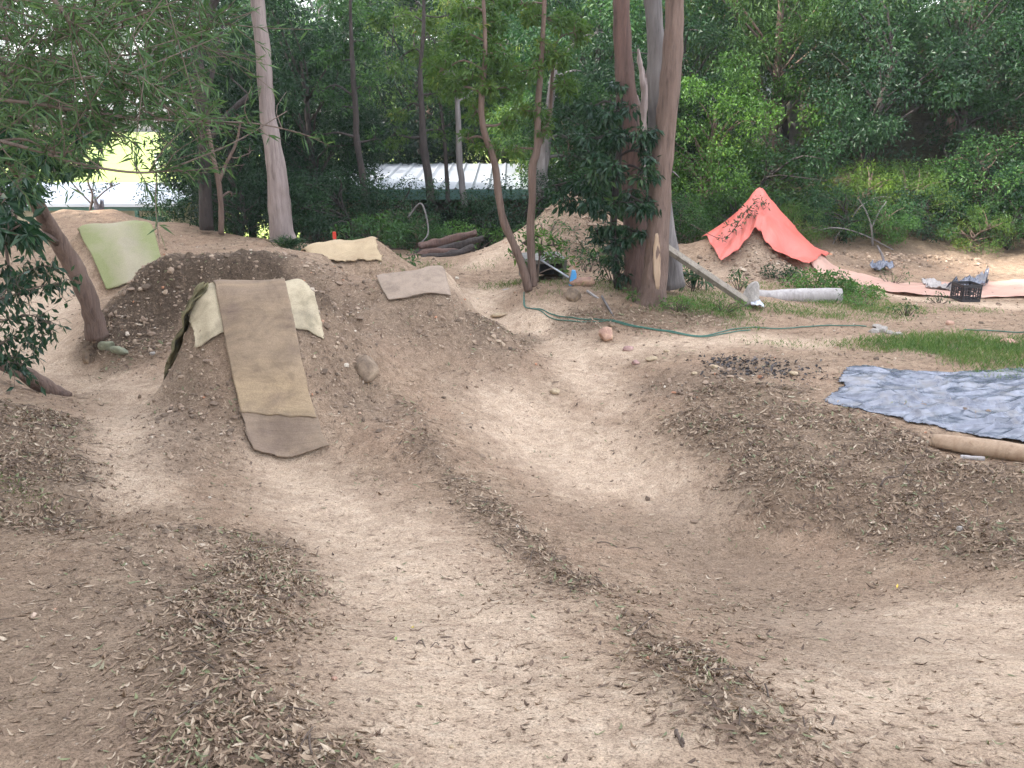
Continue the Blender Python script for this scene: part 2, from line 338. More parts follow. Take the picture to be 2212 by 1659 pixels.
Z_DAMP_SHADE = strokes([  # near left strokes put tree shade into the soil colour; right lane is damp
    [(1450, 1130, .45), (1550, 1200, .5), (1680, 1290, .5), (1780, 1390, .4)],
    [(350, 1500, .4), (200, 1380, .4), (60, 1480, .5), (250, 1600, .4)], [(60, 1300, .3), (250, 1250, .25)], [(1250, 1120, .3), (1350, 1150, .35)],
    [(1000, 700, .6), (900, 720, .6), (1060, 780, .4)]])
Z_ROUGH = strokes([
    [(260, 690, .5), (350, 660, .7), (450, 600, .7), (560, 590, .6), (650, 600, .5)],
    [(400, 830, .35), (420, 900, .35), (400, 1000, .25)], [(740, 800, .4), (800, 900, .35)], [(400, 760, .3), (450, 860, .3), (480, 950, .25)], [(720, 700, .35), (780, 640, .3)],
    [(830, 700, .3), (900, 690, .25), (1080, 750, .3)], [(1420, 830, .3), (1500, 820, .4), (1650, 800, .4)],
    [(1640, 540, .8)], [(1240, 450, .6), (1240, 540, .8), (1330, 560, .6)], [(1800, 550, .8), (2000, 550, .8), (2200, 550, .8)], [(350, 1300, .2), (360, 1150, .2)]])
def zone(Z, x, y, soft=.35):
    x = np.asarray(x, float); y = np.asarray(y, float); m = np.zeros(x.shape)
    wob = fbm(x*2.2, y*2.2, 3, 5)*.22+fbm(x*9, y*9, 2, 8)*.06
    for (a, b, r) in Z:
        sel = (np.abs(x-a) < r+soft+.3) & (np.abs(y-b) < r+soft+.3)
        if not sel.any(): continue
        d = np.hypot(x[sel]-a, y[sel]-b)+wob[sel]
        m[sel] = np.maximum(m[sel], np.clip((r+soft*.5-d)/soft, 0, 1))
    return m*m*(3-2*m)
# sheets lie on smoothed ground
SM = [(-2.75, 7.9, .75), (-2.75, 8.6, .8), (-1.25, 10.6, .6), (-2.3, 13.2, .8), (-6.9, 14.5, 1.1), (4.4, 15.7, .9)]
def rough(x, y):
    r = .35+.65*zone(Z_ROUGH, x, y, .5)+.8*zone(Z_DARK, x, y, .3)-.25*zone(Z_PALE, x, y, .4)
    for (a, b, rr) in SM: r = r*np.clip((np.hypot(x-a, y-b)-rr*.5)/(rr*.6), .25, 1)
    return r
def ground_z(x, y):
    x = np.asarray(x, float); y = np.asarray(y, float)
    near = np.clip((60-y)/20, 0, 1)
    r = rough(x, y)
    d = fbm(x*1.4, y*1.4, 3, 21)*.05+fbm(x*7, y*7, 4, 3, .6)*.045*r
    rid = 1-np.abs(fbm(x*11+3, y*11, 3, 31))*3
    d = d+np.clip(rid, 0, 1)*.018*np.minimum(r*r, 1.5)
    d = d+zone(Z_LIT, x, y, .3)*(.03+.03*fbm(x*5, y*5, 3, 12))
    return Hb(x, y)+d*near
def gz(x, y): return float(ground_z(np.array([x]), np.array([y]))[0])
def gp(px, py, **k):
    x, y = gp_base(px, py, **k); return Vector((x, y, gz(x, y)))

# ---- the ground sheet
s_ = [1.0]
while s_[-1] < 34: s_.append(s_[-1]*1.0058)
while s_[-1] < 700: s_.append(s_[-1]*1.05)
s_ = np.array(s_); u_ = np.r_[np.linspace(-1.5, -.86, 40)[:-1], np.linspace(-.86, .86, 420), np.linspace(.86, 1.5, 40)[1:]]
ss, uu = np.meshgrid(s_, u_, indexing='ij'); X = (uu*ss).ravel(); Y = (ss-1.9).ravel()
Zg = ground_z(X, Y); nr, nc = len(s_), len(u_)
i = np.arange(nr-1)[:, None]*nc+np.arange(nc-1)[None, :]; i = i.ravel()
F = np.stack([i, i+1, i+nc+1, i+nc], 1)
# darker, organic soil away from the tracks and under the trees
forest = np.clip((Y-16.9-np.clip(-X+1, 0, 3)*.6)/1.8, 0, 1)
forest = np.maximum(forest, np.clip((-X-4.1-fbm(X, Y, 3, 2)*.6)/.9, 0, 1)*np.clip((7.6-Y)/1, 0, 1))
AT = dict(lit=zone(Z_LIT, X, Y, .3), pale=zone(Z_PALE, X, Y, .8), damp_shade=zone(Z_DAMP_SHADE, X, Y, .9), rough=zone(Z_ROUGH, X, Y, .6), forest=forest, dark=zone(Z_DARK, X, Y, .3))
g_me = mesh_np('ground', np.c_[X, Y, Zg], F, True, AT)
def ground_mat():
    m, t, b = mat_new('dirt')
    geo = N(t, 'ShaderNodeNewGeometry').outputs['Position']
    n1 = noise(t, 1.3, 5, .6, geo); n2 = noise(t, 9, 6, .7, geo); n3 = noise(t, 60, 5, .75, geo); n4 = noise(t, 22, 4, .65, geo, .6)
    base = ramp(t, n2, [(.3, (.19, .132, .09)), (.5, (.31, .222, .155)), (.72, (.43, .325, .235))]).outputs[0]
    base = mix(t, ramp(t, n1, [(.42, (0, 0, 0)), (.62, (1, 1, 1))]).outputs[0], base, mix(t, .5, base, (.34, .23, .16)))
    pale = ramp(t, n2, [(.3, (.44, .325, .235)), (.55, (.56, .43, .32)), (.75, (.65, .525, .405))]).outputs[0]
    col = mix(t, attr(t, 'pale'), base, pale)
    dmp_shade = ramp(t, n4, [(.3, (.18, .128, .09)), (.7, (.32, .235, .17))]).outputs[0]
    f = N(t, 'ShaderNodeMath', operation='MULTIPLY'); t.links.new(attr(t, 'damp_shade'), f.inputs[0]); f.inputs[1].default_value = .6
    col = mix(t, f.outputs[0], col, dmp_shade)
    rg = ramp(t, n4, [(.25, (.10, .072, .055)), (.5, (.2, .145, .105)), (.75, (.34, .26, .19))]).outputs[0]
    f = N(t, 'ShaderNodeMath', operation='MULTIPLY'); t.links.new(attr(t, 'rough'), f.inputs[0]); f.inputs[1].default_value = .65
    col = mix(t, f.outputs[0], col, rg)
    lt = ramp(t, n4, [(.3, (.075, .055, .04)), (.6, (.18, .13, .09))]).outputs[0]
    f = N(t, 'ShaderNodeMath', operation='MULTIPLY'); t.links.new(attr(t, 'lit'), f.inputs[0]); f.inputs[1].default_value = .6
    col = mix(t, f.outputs[0], col, lt)
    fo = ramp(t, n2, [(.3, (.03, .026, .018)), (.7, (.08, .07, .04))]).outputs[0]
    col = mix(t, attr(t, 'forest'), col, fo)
    dk = ramp(t, n4, [(.3, (.045, .032, .024)), (.55, (.11, .08, .058)), (.75, (.2, .15, .11))]).outputs[0]
    f = N(t, 'ShaderNodeMath', operation='MULTIPLY'); t.links.new(attr(t, 'dark'), f.inputs[0]); f.inputs[1].default_value = .92
    col = mix(t, f.outputs[0], col, dk)
    # fine speckle: crumbs of darker soil, pale grit
    sp = ramp(t, n3, [(.34, (.38, .36, .34)), (.45, (.9, .9, .9)), (.58, (1.05, 1.05, 1.05)), (.70, (1.4, 1.38, 1.35))]).outputs[0]
    col = mix(t, .9, col, sp, 'MULTIPLY')
    n5 = noise(t, 150, 3, .7, geo); col = mix(t, .8, col, ramp(t, n5, [(.33, (.5, .48, .46)), (.47, (1, 1, 1)), (.66, (1.25, 1.25, 1.22))]).outputs[0], 'MULTIPLY')
    n6 = noise(t, 4.2, 6, .75, geo, 1.2); col = mix(t, .7, col, ramp(t, n6, [(.35, (.72, .69, .68)), (.5, (1, 1, 1)), (.66, (1.12, 1.12, 1.1))]).outputs[0], 'MULTIPLY')
    vo = N(t, 'ShaderNodeTexVoronoi'); vo.inputs['Scale'].default_value = 46; t.links.new(geo, vo.inputs['Vector'])
    gr = ramp(t, vo.outputs['Distance'], [(.16, (1, 1, 1)), (.26, (0, 0, 0))]).outputs[0]
    vc = N(t, 'ShaderNodeSeparateColor'); t.links.new(vo.outputs['Color'], vc.inputs[0])
    pick = ramp(t, vc.outputs[0], [(.66, (0, 0, 0)), (.68, (1, 1, 1))], 'LINEAR').outputs[0]
    grit = mix(t, 1., gr, pick, 'MULTIPLY')
    gcol = ramp(t, vc.outputs[1], [(0, (.10, .07, .05)), (.6, (.2, .14, .1)), (1, (.5, .42, .33))]).outputs[0]
    col = mix(t, grit, col, gcol)
    t.links.new(col, b.inputs['Base Color']); b.inputs['Roughness'].default_value = .95; b.inputs['Specular IOR Level'].default_value = .2
    nn = bump(t, n2, .6, .04); nn = bump(t, n4, .8, .03, nn); nn = bump(t, n3, .9, .012, nn); nn = bump(t, grit, .5, .01, nn)
    t.links.new(nn, b.inputs['Normal'])
    return m
ground = tag(obj('ground', g_me, ground_mat()), kind='structure')

ZM = Zg.reshape(nr, nc)
def ground_z(x, y):
    """height of the built ground sheet"""
    x = np.asarray(x, float); y = np.asarray(y, float)
    sv = np.clip(y+1.9, s_[0], s_[-2]); uv = np.clip(x/sv, u_[0], u_[-1]-1e-6)
    a = np.clip(np.searchsorted(s_, sv, side='right')-1, 0, nr-2); b = np.clip(np.searchsorted(u_, uv, side='right')-1, 0, nc-2)
    fa = (sv-s_[a])/(s_[a+1]-s_[a]); fb = (uv-u_[b])/(u_[b+1]-u_[b])
    return (ZM[a, b]*(1-fb)+ZM[a, b+1]*fb)*(1-fa)+(ZM[a+1, b]*(1-fb)+ZM[a+1, b+1]*fb)*fa
# ------------------------------------------------------------------ drapes: sheets that follow the ground
def edge(pts, n):
    q = [(P(*p).x, p[2]) if len(p) == 3 else p for p in pts]
    return spline(q, n)
rsr = np.random.RandomState(17)
def sheet(name, L, Rr, nu, nv, off, mat, label, cat, group=None, wr=.012, ws=5, thick=.008, zf=None, ragged=0., uvw=1.0):
    a = edge(L, nv); b = edge(Rr, nv); u = np.linspace(0, 1, nu)[None, :, None]
    XY = a[:, None, :]*(1-u)+b[:, None, :]*u
    x = XY[..., 0].ravel(); y = XY[..., 1].ravel()
    if ragged:
        gi = np.arange(len(x)); bi = (gi % nu == 0)|(gi % nu == nu-1)|(gi < nu)|(gi >= nu*(nv-1))
        x = x+bi*(fbm(x*9, y*9, 3, 41)*ragged+rsr.normal(size=len(x))*ragged*.08); y = y+bi*(fbm(x*9+9, y*9, 3, 43)*ragged+rsr.normal(size=len(x))*ragged*.08)
    h = Hb(x, y)
    for (ox, oy) in ((.05, 0), (-.05, 0), (0, .05), (0, -.05)): h = np.maximum(h, ground_z(x+ox*.6, y+oy*.6)-.01)
    h = np.maximum(h, ground_z(x, y))
    z = h+off+wr*fbm(x*ws, y*ws, 4, 51)
    U = np.tile(np.linspace(0, 1, nu), nv); V = np.repeat(np.linspace(0, 1, nv), nu)
    if zf is not None:
        r = zf(U, V, x, y, z)
        if isinstance(r, tuple): x, y, z = r
        else: z = r
    i = np.arange(nv-1)[:, None]*nu+np.arange(nu-1)[None, :]; i = i.ravel()
    me = mesh_np(name, np.c_[x, y, z], np.stack([i, i+nu, i+nu+1, i+1], 1), True, dict(u=U, v=V))
    o = obj(name, me, mat); sd = o.modifiers.new('thickness', 'SOLIDIFY'); sd.thickness = thick; sd.offset = 0
    recenter(o)
    return tag(o, label, cat, group)
def carpet_mat(name, base, dark, stain, sc=1.0, lines=True, moss=None, bands=None):
    m, t, b = mat_new(name)
    geo = N(t, 'ShaderNodeNewGeometry').outputs['Position']
    n1 = noise(t, 3.2*sc, 5, .65, geo, .5); n2 = noise(t, 90, 3, .7, geo)
    col = ramp(t, n1, [(.33, dark), (.5, base), (.75, tuple(min(1, k*1.18) for k in base))]).outputs[0]
    n4 = noise(t, 1.7, 4, .6, geo); col = mix(t, ramp(t, n4, [(.5, (0, 0, 0)), (.68, (.75, .75, .75))]).outputs[0], col, stain)
    if lines:                                    # woven backing: fine transverse lines
        wv = N(t, 'ShaderNodeTexWave', wave_type='BANDS', bands_direction='X'); wv.inputs['Scale'].default_value = 1
        cb = N(t, 'ShaderNodeCombineXYZ'); f = N(t, 'ShaderNodeMath', operation='MULTIPLY'); t.links.new(attr(t, 'v'), f.inputs[0]); f.inputs[1].default_value = 16
        t.links.new(f.outputs[0], cb.inputs[0]); t.links.new(cb.outputs[0], wv.inputs['Vector']); wv.inputs['Distortion'].default_value = 1.2
        cb2 = N(t, 'ShaderNodeCombineXYZ'); t.links.new(f.outputs[0], cb2.inputs[0]); ff = N(t, 'ShaderNodeMath', operation='MULTIPLY'); t.links.new(attr(t, 'u'), ff.inputs[0]); ff.inputs[1].default_value = .7; t.links.new(ff.outputs[0], cb2.inputs[1])
        ln = noise(t, 2.2, 5, .75, cb2.outputs[0])
        col = mix(t, .8, col, ramp(t, ln, [(.3, (.72, .7, .7)), (.5, (1, 1, 1)), (.7, (1.15, 1.14, 1.1))]).outputs[0], 'MULTIPLY')
    if bands:
        col = mix(t, 1., col, ramp(t, attr(t, 'v'), bands).outputs[0], 'MULTIPLY')
    if moss:
        mu = N(t, 'ShaderNodeMath', operation='MULTIPLY_ADD'); t.links.new(n1, mu.inputs[0]); mu.inputs[1].default_value = 1.4
        q = N(t, 'ShaderNodeMath', operation='PINGPONG'); t.links.new(attr(t, 'u'), q.inputs[0]); q.inputs[1].default_value = .5
        qq = N(t, 'ShaderNodeMath', operation='MULTIPLY'); t.links.new(q.outputs[0], qq.inputs[0]); qq.inputs[1].default_value = -1.2
        t.links.new(qq.outputs[0], mu.inputs[2])
        col = mix(t, ramp(t, mu.outputs[0], [(.15, (0, 0, 0)), (.62, (1, 1, 1))]).outputs[0], col, moss)
    col = mix(t, .5, col, ramp(t, n2, [(.35, (.7, .7, .7)), (.65, (1.2, 1.2, 1.2))]).outputs[0], 'MULTIPLY')
    t.links.new(col, b.inputs['Base Color']); b.inputs['Roughness'].default_value = .95; b.inputs['Specular IOR Level'].default_value = .15
    t.links.new(bump(t, n2, .5, .004, bump(t, n1, .3, .02)), b.inputs['Normal'])
    return m
M['carpet_brown'] = carpet_mat('carpet_brown', (.27, .205, .145), (.19, .142, .105), (.17, .125, .105), bands=[(0, (1.2, 1.17, 1.12)), (.12, (1.0, .98, .98)), (.22, (.84, .82, .84)), (.34, (1.03, 1.0, .96)), (.48, (.88, .86, .88)), (.6, (.97, .95, .93)), (.74, (.94, .92, .9)), (.86, (1.18, 1.15, 1.04)), (.97, (1.12, 1.1, 1.0)), (1, (1.05, 1.05, .97))])
M['carpet_low'] = carpet_mat('carpet_low', (.245, .185, .135), (.18, .135, .10), (.17, .125, .10))
M['carpet_tan'] = carpet_mat('carpet_tan', (.40, .34, .215), (.31, .25, .16), (.29, .225, .15))
M['carpet_cream'] = carpet_mat('carpet_cream', (.42, .355, .25), (.30, .255, .175), (.17, .15, .115), 1.6, False)
M['carpet_olive'] = carpet_mat('carpet_olive', (.17, .15, .085), (.09, .08, .05), (.06, .055, .035), 2, False)
M['carpet_moss'] = carpet_mat('carpet_moss', (.36, .32, .23), (.31, .28, .19), (.33, .3, .22), .5, False, (.25, .265, .13))
M['carpet_beige'] = carpet_mat('carpet_beige', (.44, .34, .22), (.38, .28, .18), (.46, .36, .24), 1, False)
M['carpet_grey'] = carpet_mat('carpet_grey', (.30, .235, .185), (.22, .17, .135), (.33, .26, .2), 1.3, False)

def cream_fold(U, V, x, y, z):
    e = np.clip((V-.45)/.55, 0, 1)
    z = z+.025*np.sin(U*34+V*3)*e*np.clip(np.abs(U-.5)*2.4-.25, 0, 1)
    return z
cream_carpet = sheet('carpet', [(442, 626, 9.0), (428, 640, 8.75), (408, 662, 8.62), (415, 720, 8.42), (425, 782, 8.22)], [(655, 607, 9.05), (663, 622, 8.85), (672, 650, 8.72), (695, 700, 8.5), (700, 752, 8.3)],
      60, 50, .022, M['carpet_cream'], 'stained cream carpet draped crosswise over the lip of the nearest jump, under the long runner', 'carpet', zf=cream_fold, wr=.03, ws=6, thick=.012, ragged=.03)
runner_top = sheet('carpet_runner', [(452, 627, 9.0), (466, 640, 8.72), (472, 665, 8.55), (498, 800, 7.97), (524, 915, 7.52)], [(612, 612, 9.03), (618, 628, 8.78), (623, 655, 8.6), (653, 790, 8.0), (683, 900, 7.56)],
      50, 120, .05, M['carpet_brown'], 'long brown worn carpet runner laid up the face of the nearest jump', 'carpet runner', 'carpet runners on the nearest jump', wr=.014, ws=3, thick=.01, ragged=.012)
runner_low = sheet('carpet_runner', [(518, 893, 7.6), (530, 940, 7.43), (551, 996, 7.22)], [(678, 880, 7.64), (692, 920, 7.5), (713, 968, 7.32)],
      50, 50, .035, M['carpet_low'], 'short darker carpet runner at the foot of the nearest jump, overlapped by the long one', 'carpet runner', 'carpet runners on the nearest jump', wr=.02, thick=.01, ragged=.03)
def tail(U, V, x, y, z):
    x = x+.03*np.sin(V*21)*np.sin(U*9); z = z+.05*np.abs(np.sin(U*9+V*6))+.02
    return x, y-.05*np.sin(U*12+V*4), z
sheet('carpet', [(436, 630, 8.75), (404, 655, 8.78), (392, 700, 8.85), (375, 760, 8.9), (350, 826, 8.85)], [(450, 640, 8.64), (416, 664, 8.55), (408, 710, 8.55), (396, 770, 8.55), (378, 832, 8.45)],
      26, 60, .03, M['carpet_olive'], 'crumpled olive carpet offcut hanging down the left flank of the nearest jump', 'carpet', zf=tail, wr=.04, ws=9, thick=.012)
sheet('carpet', [(170, 488, 15.5), (168, 497, 15.2), (176, 520, 14.9), (205, 580, 14.3), (232, 640, 13.85)], [(302, 476, 15.5), (322, 486, 15.15), (336, 520, 14.9), (352, 570, 14.4), (368, 628, 13.9)],
      50, 70, .04, M['carpet_moss'], 'wide carpet gone green with moss, spread down the jump at the far left', 'carpet', wr=.03, ws=2.5, thick=.015)
sheet('carpet', [(642, 532, 13.75), (660, 541, 13.4), (672, 556, 13.15), (690, 574, 12.95)], [(798, 517, 13.75), (812, 523, 13.45), (820, 545, 13.15), (824, 567, 12.95)],
      50, 30, .04, M['carpet_beige'], 'sand coloured carpet over the crest of the small mound in front of the dark shrubs', 'carpet', wr=.04, ws=3, thick=.015, ragged=.07)
sheet('carpet', [(812, 604, 11.05), (816, 616, 10.75), (826, 636, 10.48), (840, 661, 10.2)], [(950, 583, 11.1), (962, 594, 10.8), (967, 612, 10.55), (974, 634, 10.3)],
      50, 40, .035, M['carpet_grey'], 'grey brown carpet mat over the lip of the middle jump', 'carpet', wr=.03, ws=4, thick=.012)

# orange sheet on the pointed mound
def tarp_mat(name, base):
    m, t, b = mat_new(name)
    geo = N(t, 'ShaderNodeNewGeometry').outputs['Position']; n1 = noise(t, 2.2, 5, .6, geo, .8)
    col = ramp(t, n1, [(.3, tuple(k*.85 for k in base)), (.6, base), (.8, (min(1, base[0]*1.05), base[1]*1.25, base[2]*1.25))]).outputs[0]
    t.links.new(col, b.inputs['Base Color']); b.inputs['Roughness'].default_value = .42
    tr = N(t, 'ShaderNodeBsdfTranslucent'); t.links.new(col, tr.inputs[0]); ms = N(t, 'ShaderNodeMixShader'); ms.inputs[0].default_value = .25
    t.links.new(bump(t, n1, .5, .06), b.inputs['Normal'])
    t.links.new(b.outputs[0], ms.inputs[1]); t.links.new(tr.outputs[0], ms.inputs[2]); t.links.new(ms.outputs[0], t.nodes['Material Output'].inputs[0])
    return m
M['orange'] = tarp_mat('orange_plastic', (.79, .205, .165))
M['pinkish'] = tarp_mat('sun_glare_orange_plastic', (.68, .44, .36))  # sun glare on the same orange plastic put into the colour
def tarp_z(U, V, x, y, z):
    top = np.exp(-((V-.5)/.16)**2)
    z = z+.09*top+.03*np.sin(V*46+U*5)*np.exp(-((V-.5)/.3)**2)*U+.035*np.abs(np.sin(U*7+V*8))
    z = z+.07*np.exp(-((U-1)/.25)**2)
    return z
tarp = sheet('tarp', [(1512, 560, 16.2), (1560, 505, 16.2), (1610, 452, 16.15), (1642, 430, 16.15), (1675, 450, 16.15), (1725, 520, 16.2), (1790, 575, 16.2)],
      [(1556, 585, 15.0), (1578, 552, 15.05), (1606, 515, 15.1), (1634, 490, 15.15), (1652, 510, 15.05), (1682, 550, 14.9), (1745, 592, 14.8)],
      36, 110, .05, M['orange'], 'bright orange plastic sheet draped over the pointed dirt mound', 'tarp', zf=tarp_z, wr=.05, ws=3, thick=.006)
sheet('tarp', [(1735, 565, 16.1), (1850, 590, 15.4), (1960, 606, 15.0), (2240, 600, 15.2), (2500, 595, 15.5)], [(1755, 592, 14.95), (1850, 615, 14.5), (1960, 635, 13.95), (2240, 640, 13.8), (2500, 640, 13.8)],
      30, 90, .025, M['pinkish'], 'orange sheet with painted sun glare lying flat along the ground behind the milk crate', 'tarp', wr=.04, ws=3, thick=.005, ragged=.05)
# black plastic
def plastic_mat():
    m, t, b = mat_new('black_plastic')
    geo = N(t, 'ShaderNodeNewGeometry').outputs['Position']; n1 = noise(t, 2.6, 6, .65, geo, .7); n2 = noise(t, 9, 5, .6, geo, .5)
    f = ramp(t, n1, [(.52, (0, 0, 0)), (.66, (.45, .45, .45)), (.8, (.9, .9, .9))]).outputs[0]
    col = mix(t, f, (.045, .055, .085), (.30, .26, .22))
    sky_sheen = ramp(t, n2, [(.40, (.1, .1, .1)), (.66, (.6, .6, .6))]).outputs[0]
    col = mix(t, sky_sheen, col, (.28, .30, .375))  # pale blue sky sheen mixed into the base colour over the dust
    t.links.new(col, b.inputs['Base Color'])
    t.links.new(ramp(t, f, [(0, (.24, .24, .24)), (1, (.7, .7, .7))]).outputs[0], b.inputs['Roughness'])
    b.inputs['Specular IOR Level'].default_value = .8
    t.links.new(bump(t, n2, .2, .02), b.inputs['Normal'])
    return m
M['plastic'] = plastic_mat()
def crumple(amp, fr):
    def f(U, V, x, y, z):
        wx = x+.15*fbm(x*2, y*2, 2, 77); wy = y+.15*fbm(x*2, y*2, 2, 78)
        cr = np.maximum(1-np.abs(fbm((wx+wy)*fr*.8, (wy-wx)*fr*2.2, 3, 75))*7, 0)+np.maximum(1-np.abs(fbm((wx-wy*.4)*fr*2.5, wy*fr, 3, 76))*8, 0)
        z = z+amp*.45*cr
        rid = 1-np.abs(fbm(x*fr, y*fr*1.6, 4, 71))*3.2; rid2 = 1-np.abs(fbm(x*fr*.5+4, y*fr*.9, 3, 73))*3
        return z+amp*np.clip(rid, 0, 1)**2+amp*1.2*np.clip(rid2, 0, 1)**2
    return f
def creases(U, V, x, y, z):
    wx = x+.12*fbm(x*1.5, y*1.5, 3, 77); wy = y+.12*fbm(x*1.5, y*1.5, 3, 78); o = 0
    for (a, b, c_, d_, am, sd_) in ((.9, .35, -1.2, 3.6, .030, 1), (1.4, -.9, 1.6, 3.0, .024, 2), (1.6, .4, -.9, 4.6, .018, 3), (2.6, 1.2, -1.2, 4.2, .008, 4), (.9, 1.4, 2.4, 1.0, .012, 6)):
        o = o+am*np.clip(1-np.abs(vnoise(wx*a+wy*b, wx*c_+wy*d_, sd_*7))*9, 0, 1)**1.4
    return z+o*np.clip(np.minimum(V, 1-V)*12, .15, 1)-.014+.015*np.exp(-((V-.9)/.05)**2)*(.4+fbm(x*3, y*3, 2, 6))
sheet('plastic_sheet', [(1832, 783, 8.75), (1815, 815, 8.3), (1822, 845, 8.05), (1782, 880, 7.75)], [(2560, 830, 8.3), (2560, 900, 7.3), (2540, 980, 6.3), (2500, 1060, 5.7)],
      340, 220, .03, M['plastic'], 'large wrinkled black plastic sheet dusted with dirt, weighed down by a log', 'plastic sheet', zf=creases, wr=.025, ws=1.6, thick=.004, ragged=.09)
sheet('plastic_scrap', [(2075, 590, 14.7), (2050, 610, 14.3)], [(2140, 572, 15.1), (2130, 600, 14.5)], 40, 30, .04, M['plastic'], 'crumpled black plastic scrap heaped at the bank behind the milk crate', 'plastic scrap', zf=crumple(.10, 3.2), wr=.05, ws=4, ragged=.15)
sheet('plastic_scrap', [(1885, 565, 16.0), (1880, 582, 15.6)], [(1925, 562, 16.0), (1930, 580, 15.6)], 30, 24, .04, M['plastic'], 'small black plastic scrap snagged at the foot of the roots', 'plastic scrap', zf=crumple(.09, 3.5), wr=.04, ws=4, ragged=.1)
sheet('fabric_scrap', [(1990, 592, 14.9), (2010, 615, 14.4)], [(2030, 588, 14.9), (2062, 615, 14.3)], 30, 24, .03, M['wood_grey'], 'dirty pale cloth scrap beside the crumpled black plastic', 'cloth', zf=crumple(.05, 4), wr=.03, ws=5, ragged=.12)
sheet('plastic_scrap', [(200, 436, 18.9), (205, 448, 18.6)], [(222, 436, 18.9), (226, 450, 18.6)], 24, 24, .05, M['plastic'], 'small folded dark plastic scrap on top of the far left berm', 'plastic scrap', zf=crumple(.14, 3), wr=.05, ws=4)

# ------------------------------------------------------------------ rocks
def ico(seed, r=(1, 1, 1), sub=3, rough_=.28, fr=1.1, facet=.0):
    import bmesh
    bm = bmesh.new(); bmesh.ops.create_icosphere(bm, subdivisions=sub, radius=1)
    rnd = random.Random(seed); off = Vector((rnd.random()*50, rnd.random()*50, rnd.random()*50))
    planes = [(Vector((rnd.gauss(0, 1), rnd.gauss(0, 1), rnd.gauss(0, 1))).normalized(), rnd.uniform(.55, .85)) for _ in range(9)]
    for v in bm.verts:
        p = v.co.copy()
        for nn, d in planes:
            e = p.dot(nn)-d
            if e > 0: p -= nn*e*.9
        p += p.normalized()*mnoise.fractal(p*fr*2+off, 1, 2, 4)*rough_*.35
        v.co = Vector((p.x*r[0], p.y*r[1], p.z*r[2]))
    me = bpy.data.meshes.new('rock'); bm.to_mesh(me); bm.free()
    for p in me.polygons: p.use_smooth = sub > 2
    return me
def rock_mat(name, a, b_, c_):
    m, t, b = mat_new(name); v = objco(t)
    n1 = noise(t, 5, 5, .65, v, .4); n2 = noise(t, 45, 4, .7, v)
    col = ramp(t, n1, [(.35, a), (.52, b_), (.7, c_)]).outputs[0]
    col = mix(t, .6, col, ramp(t, n2, [(.3, (.6, .6, .6)), (.7, (1.25, 1.25, 1.25))]).outputs[0], 'MULTIPLY')
    t.links.new(col, b.inputs['Base Color']); b.inputs['Roughness'].default_value = .85
    t.links.new(bump(t, n2, .5, .006, bump(t, n1, .5, .03)), b.inputs['Normal']); return m
M['rock_sand'] = rock_mat('rock_sand', (.30, .22, .14), (.42, .33, .22), (.52, .42, .3))
M['rock_orange'] = rock_mat('rock_orange', (.30, .17, .13), (.42, .26, .19), (.58, .40, .24))
M['rock_brown'] = rock_mat('rock_brown', (.09, .065, .05), (.2, .145, .1), (.36, .26, .16))
M['rock_wedge'] = rock_mat('rock_wedge', (.12, .085, .06), (.22, .16, .11), (.34, .26, .18))
M['rock_grey'] = rock_mat('rock_grey', (.22, .2, .18), (.34, .31, .28), (.46, .42, .38))
M['rock_pink'] = rock_mat('rock_pink', (.25, .14, .13), (.4, .26, .23), (.46, .33, .28))
M['rock_green'] = rock_mat('rock_green', (.15, .16, .11), (.24, .25, .17), (.32, .31, .23))
def rock(px, py, Y, r, mat, label, seed, rot=(0, 0, 0), sink=.2, group=None, name='rock'):
    v = gp(px, py+r[2]/Y*FPX*.55, y0=Y*.7); me = ico(seed, r); o = obj(name, me, M[mat]); z = gz(v.x, v.y)
    o.rotation_euler = rot; o.location = (v.x, v.y, z+r[2]*(1-2*sink)*.9)
    return tag(o, label, 'rock', group)
rock(1310, 722, 10.9, (.115, .10, .115), 'rock_orange', 'large orange and pink rock beside the green hose', 3, (.1, .1, .5))
rock(788, 800, 8.75, (.13, .21, .13), 'rock_wedge', 'wedge shaped brown rock lying in the hollow right of the long carpet runner', 15, (.3, .1, .55), .12)
rock(1201, 849, 9.15, (.07, .05, .035), 'rock_sand', 'pale sandstone rock lying at the right foot of the middle jump', 5, (0, .1, .3))
rock(1407, 777, 10.0, (.075, .05, .04), 'rock_sand', 'long pale stone right of the purplish rock', 6)
rock(1372, 784, 9.8, (.055, .045, .035), 'rock_pink', 'small purplish rock among the stones on the bank', 7)
rock(1356, 752, 10.4, (.085, .05, .035), 'rock_pink', 'flat pinkish rock just below the large orange rock', 8)
rock(1440, 760, 10.0, (.04, .03, .025), 'rock_sand', 'small tan stone beyond the long pale stone', 9)
rock(1545, 788, 9.4, (.045, .035, .028), 'rock_sand', 'small yellowish stone near the black ashes', 10)
rock(1500, 806, 9.1, (.035, .03, .025), 'rock_sand', 'little tan stone lowest on the bank by the ashes', 12)
rock(1238, 640, 12.35, (.13, .12, .10), 'rock_brown', 'mossy brown boulder in front of the blue broom', 13, (.2, .3, .4), .2)
rock(1322, 705, 11.3, (.05, .045, .04), 'rock_brown', 'small dark stone touching the right side of the orange rock', 14)
for k, (px, py, r) in enumerate([(1885, 716, .06), (1905, 712, .08), (1922, 718, .06), (1895, 706, .06), (1940, 722, .05)]):
    rock(px, py, 10.95+.02*k, (r*1.2, r, r*.6), 'rock_grey', ['grey stone at the left end of the stone heap by the grass', 'largest grey stone on top of the heap by the grass', 'grey stone on the near side of the heap by the grass', 'grey stone at the back of the heap by the grass', 'low grey stone at the right end of the heap by the grass'][k], 20+k, (0, 0, k), .2, 'stones heaped beside the grass')
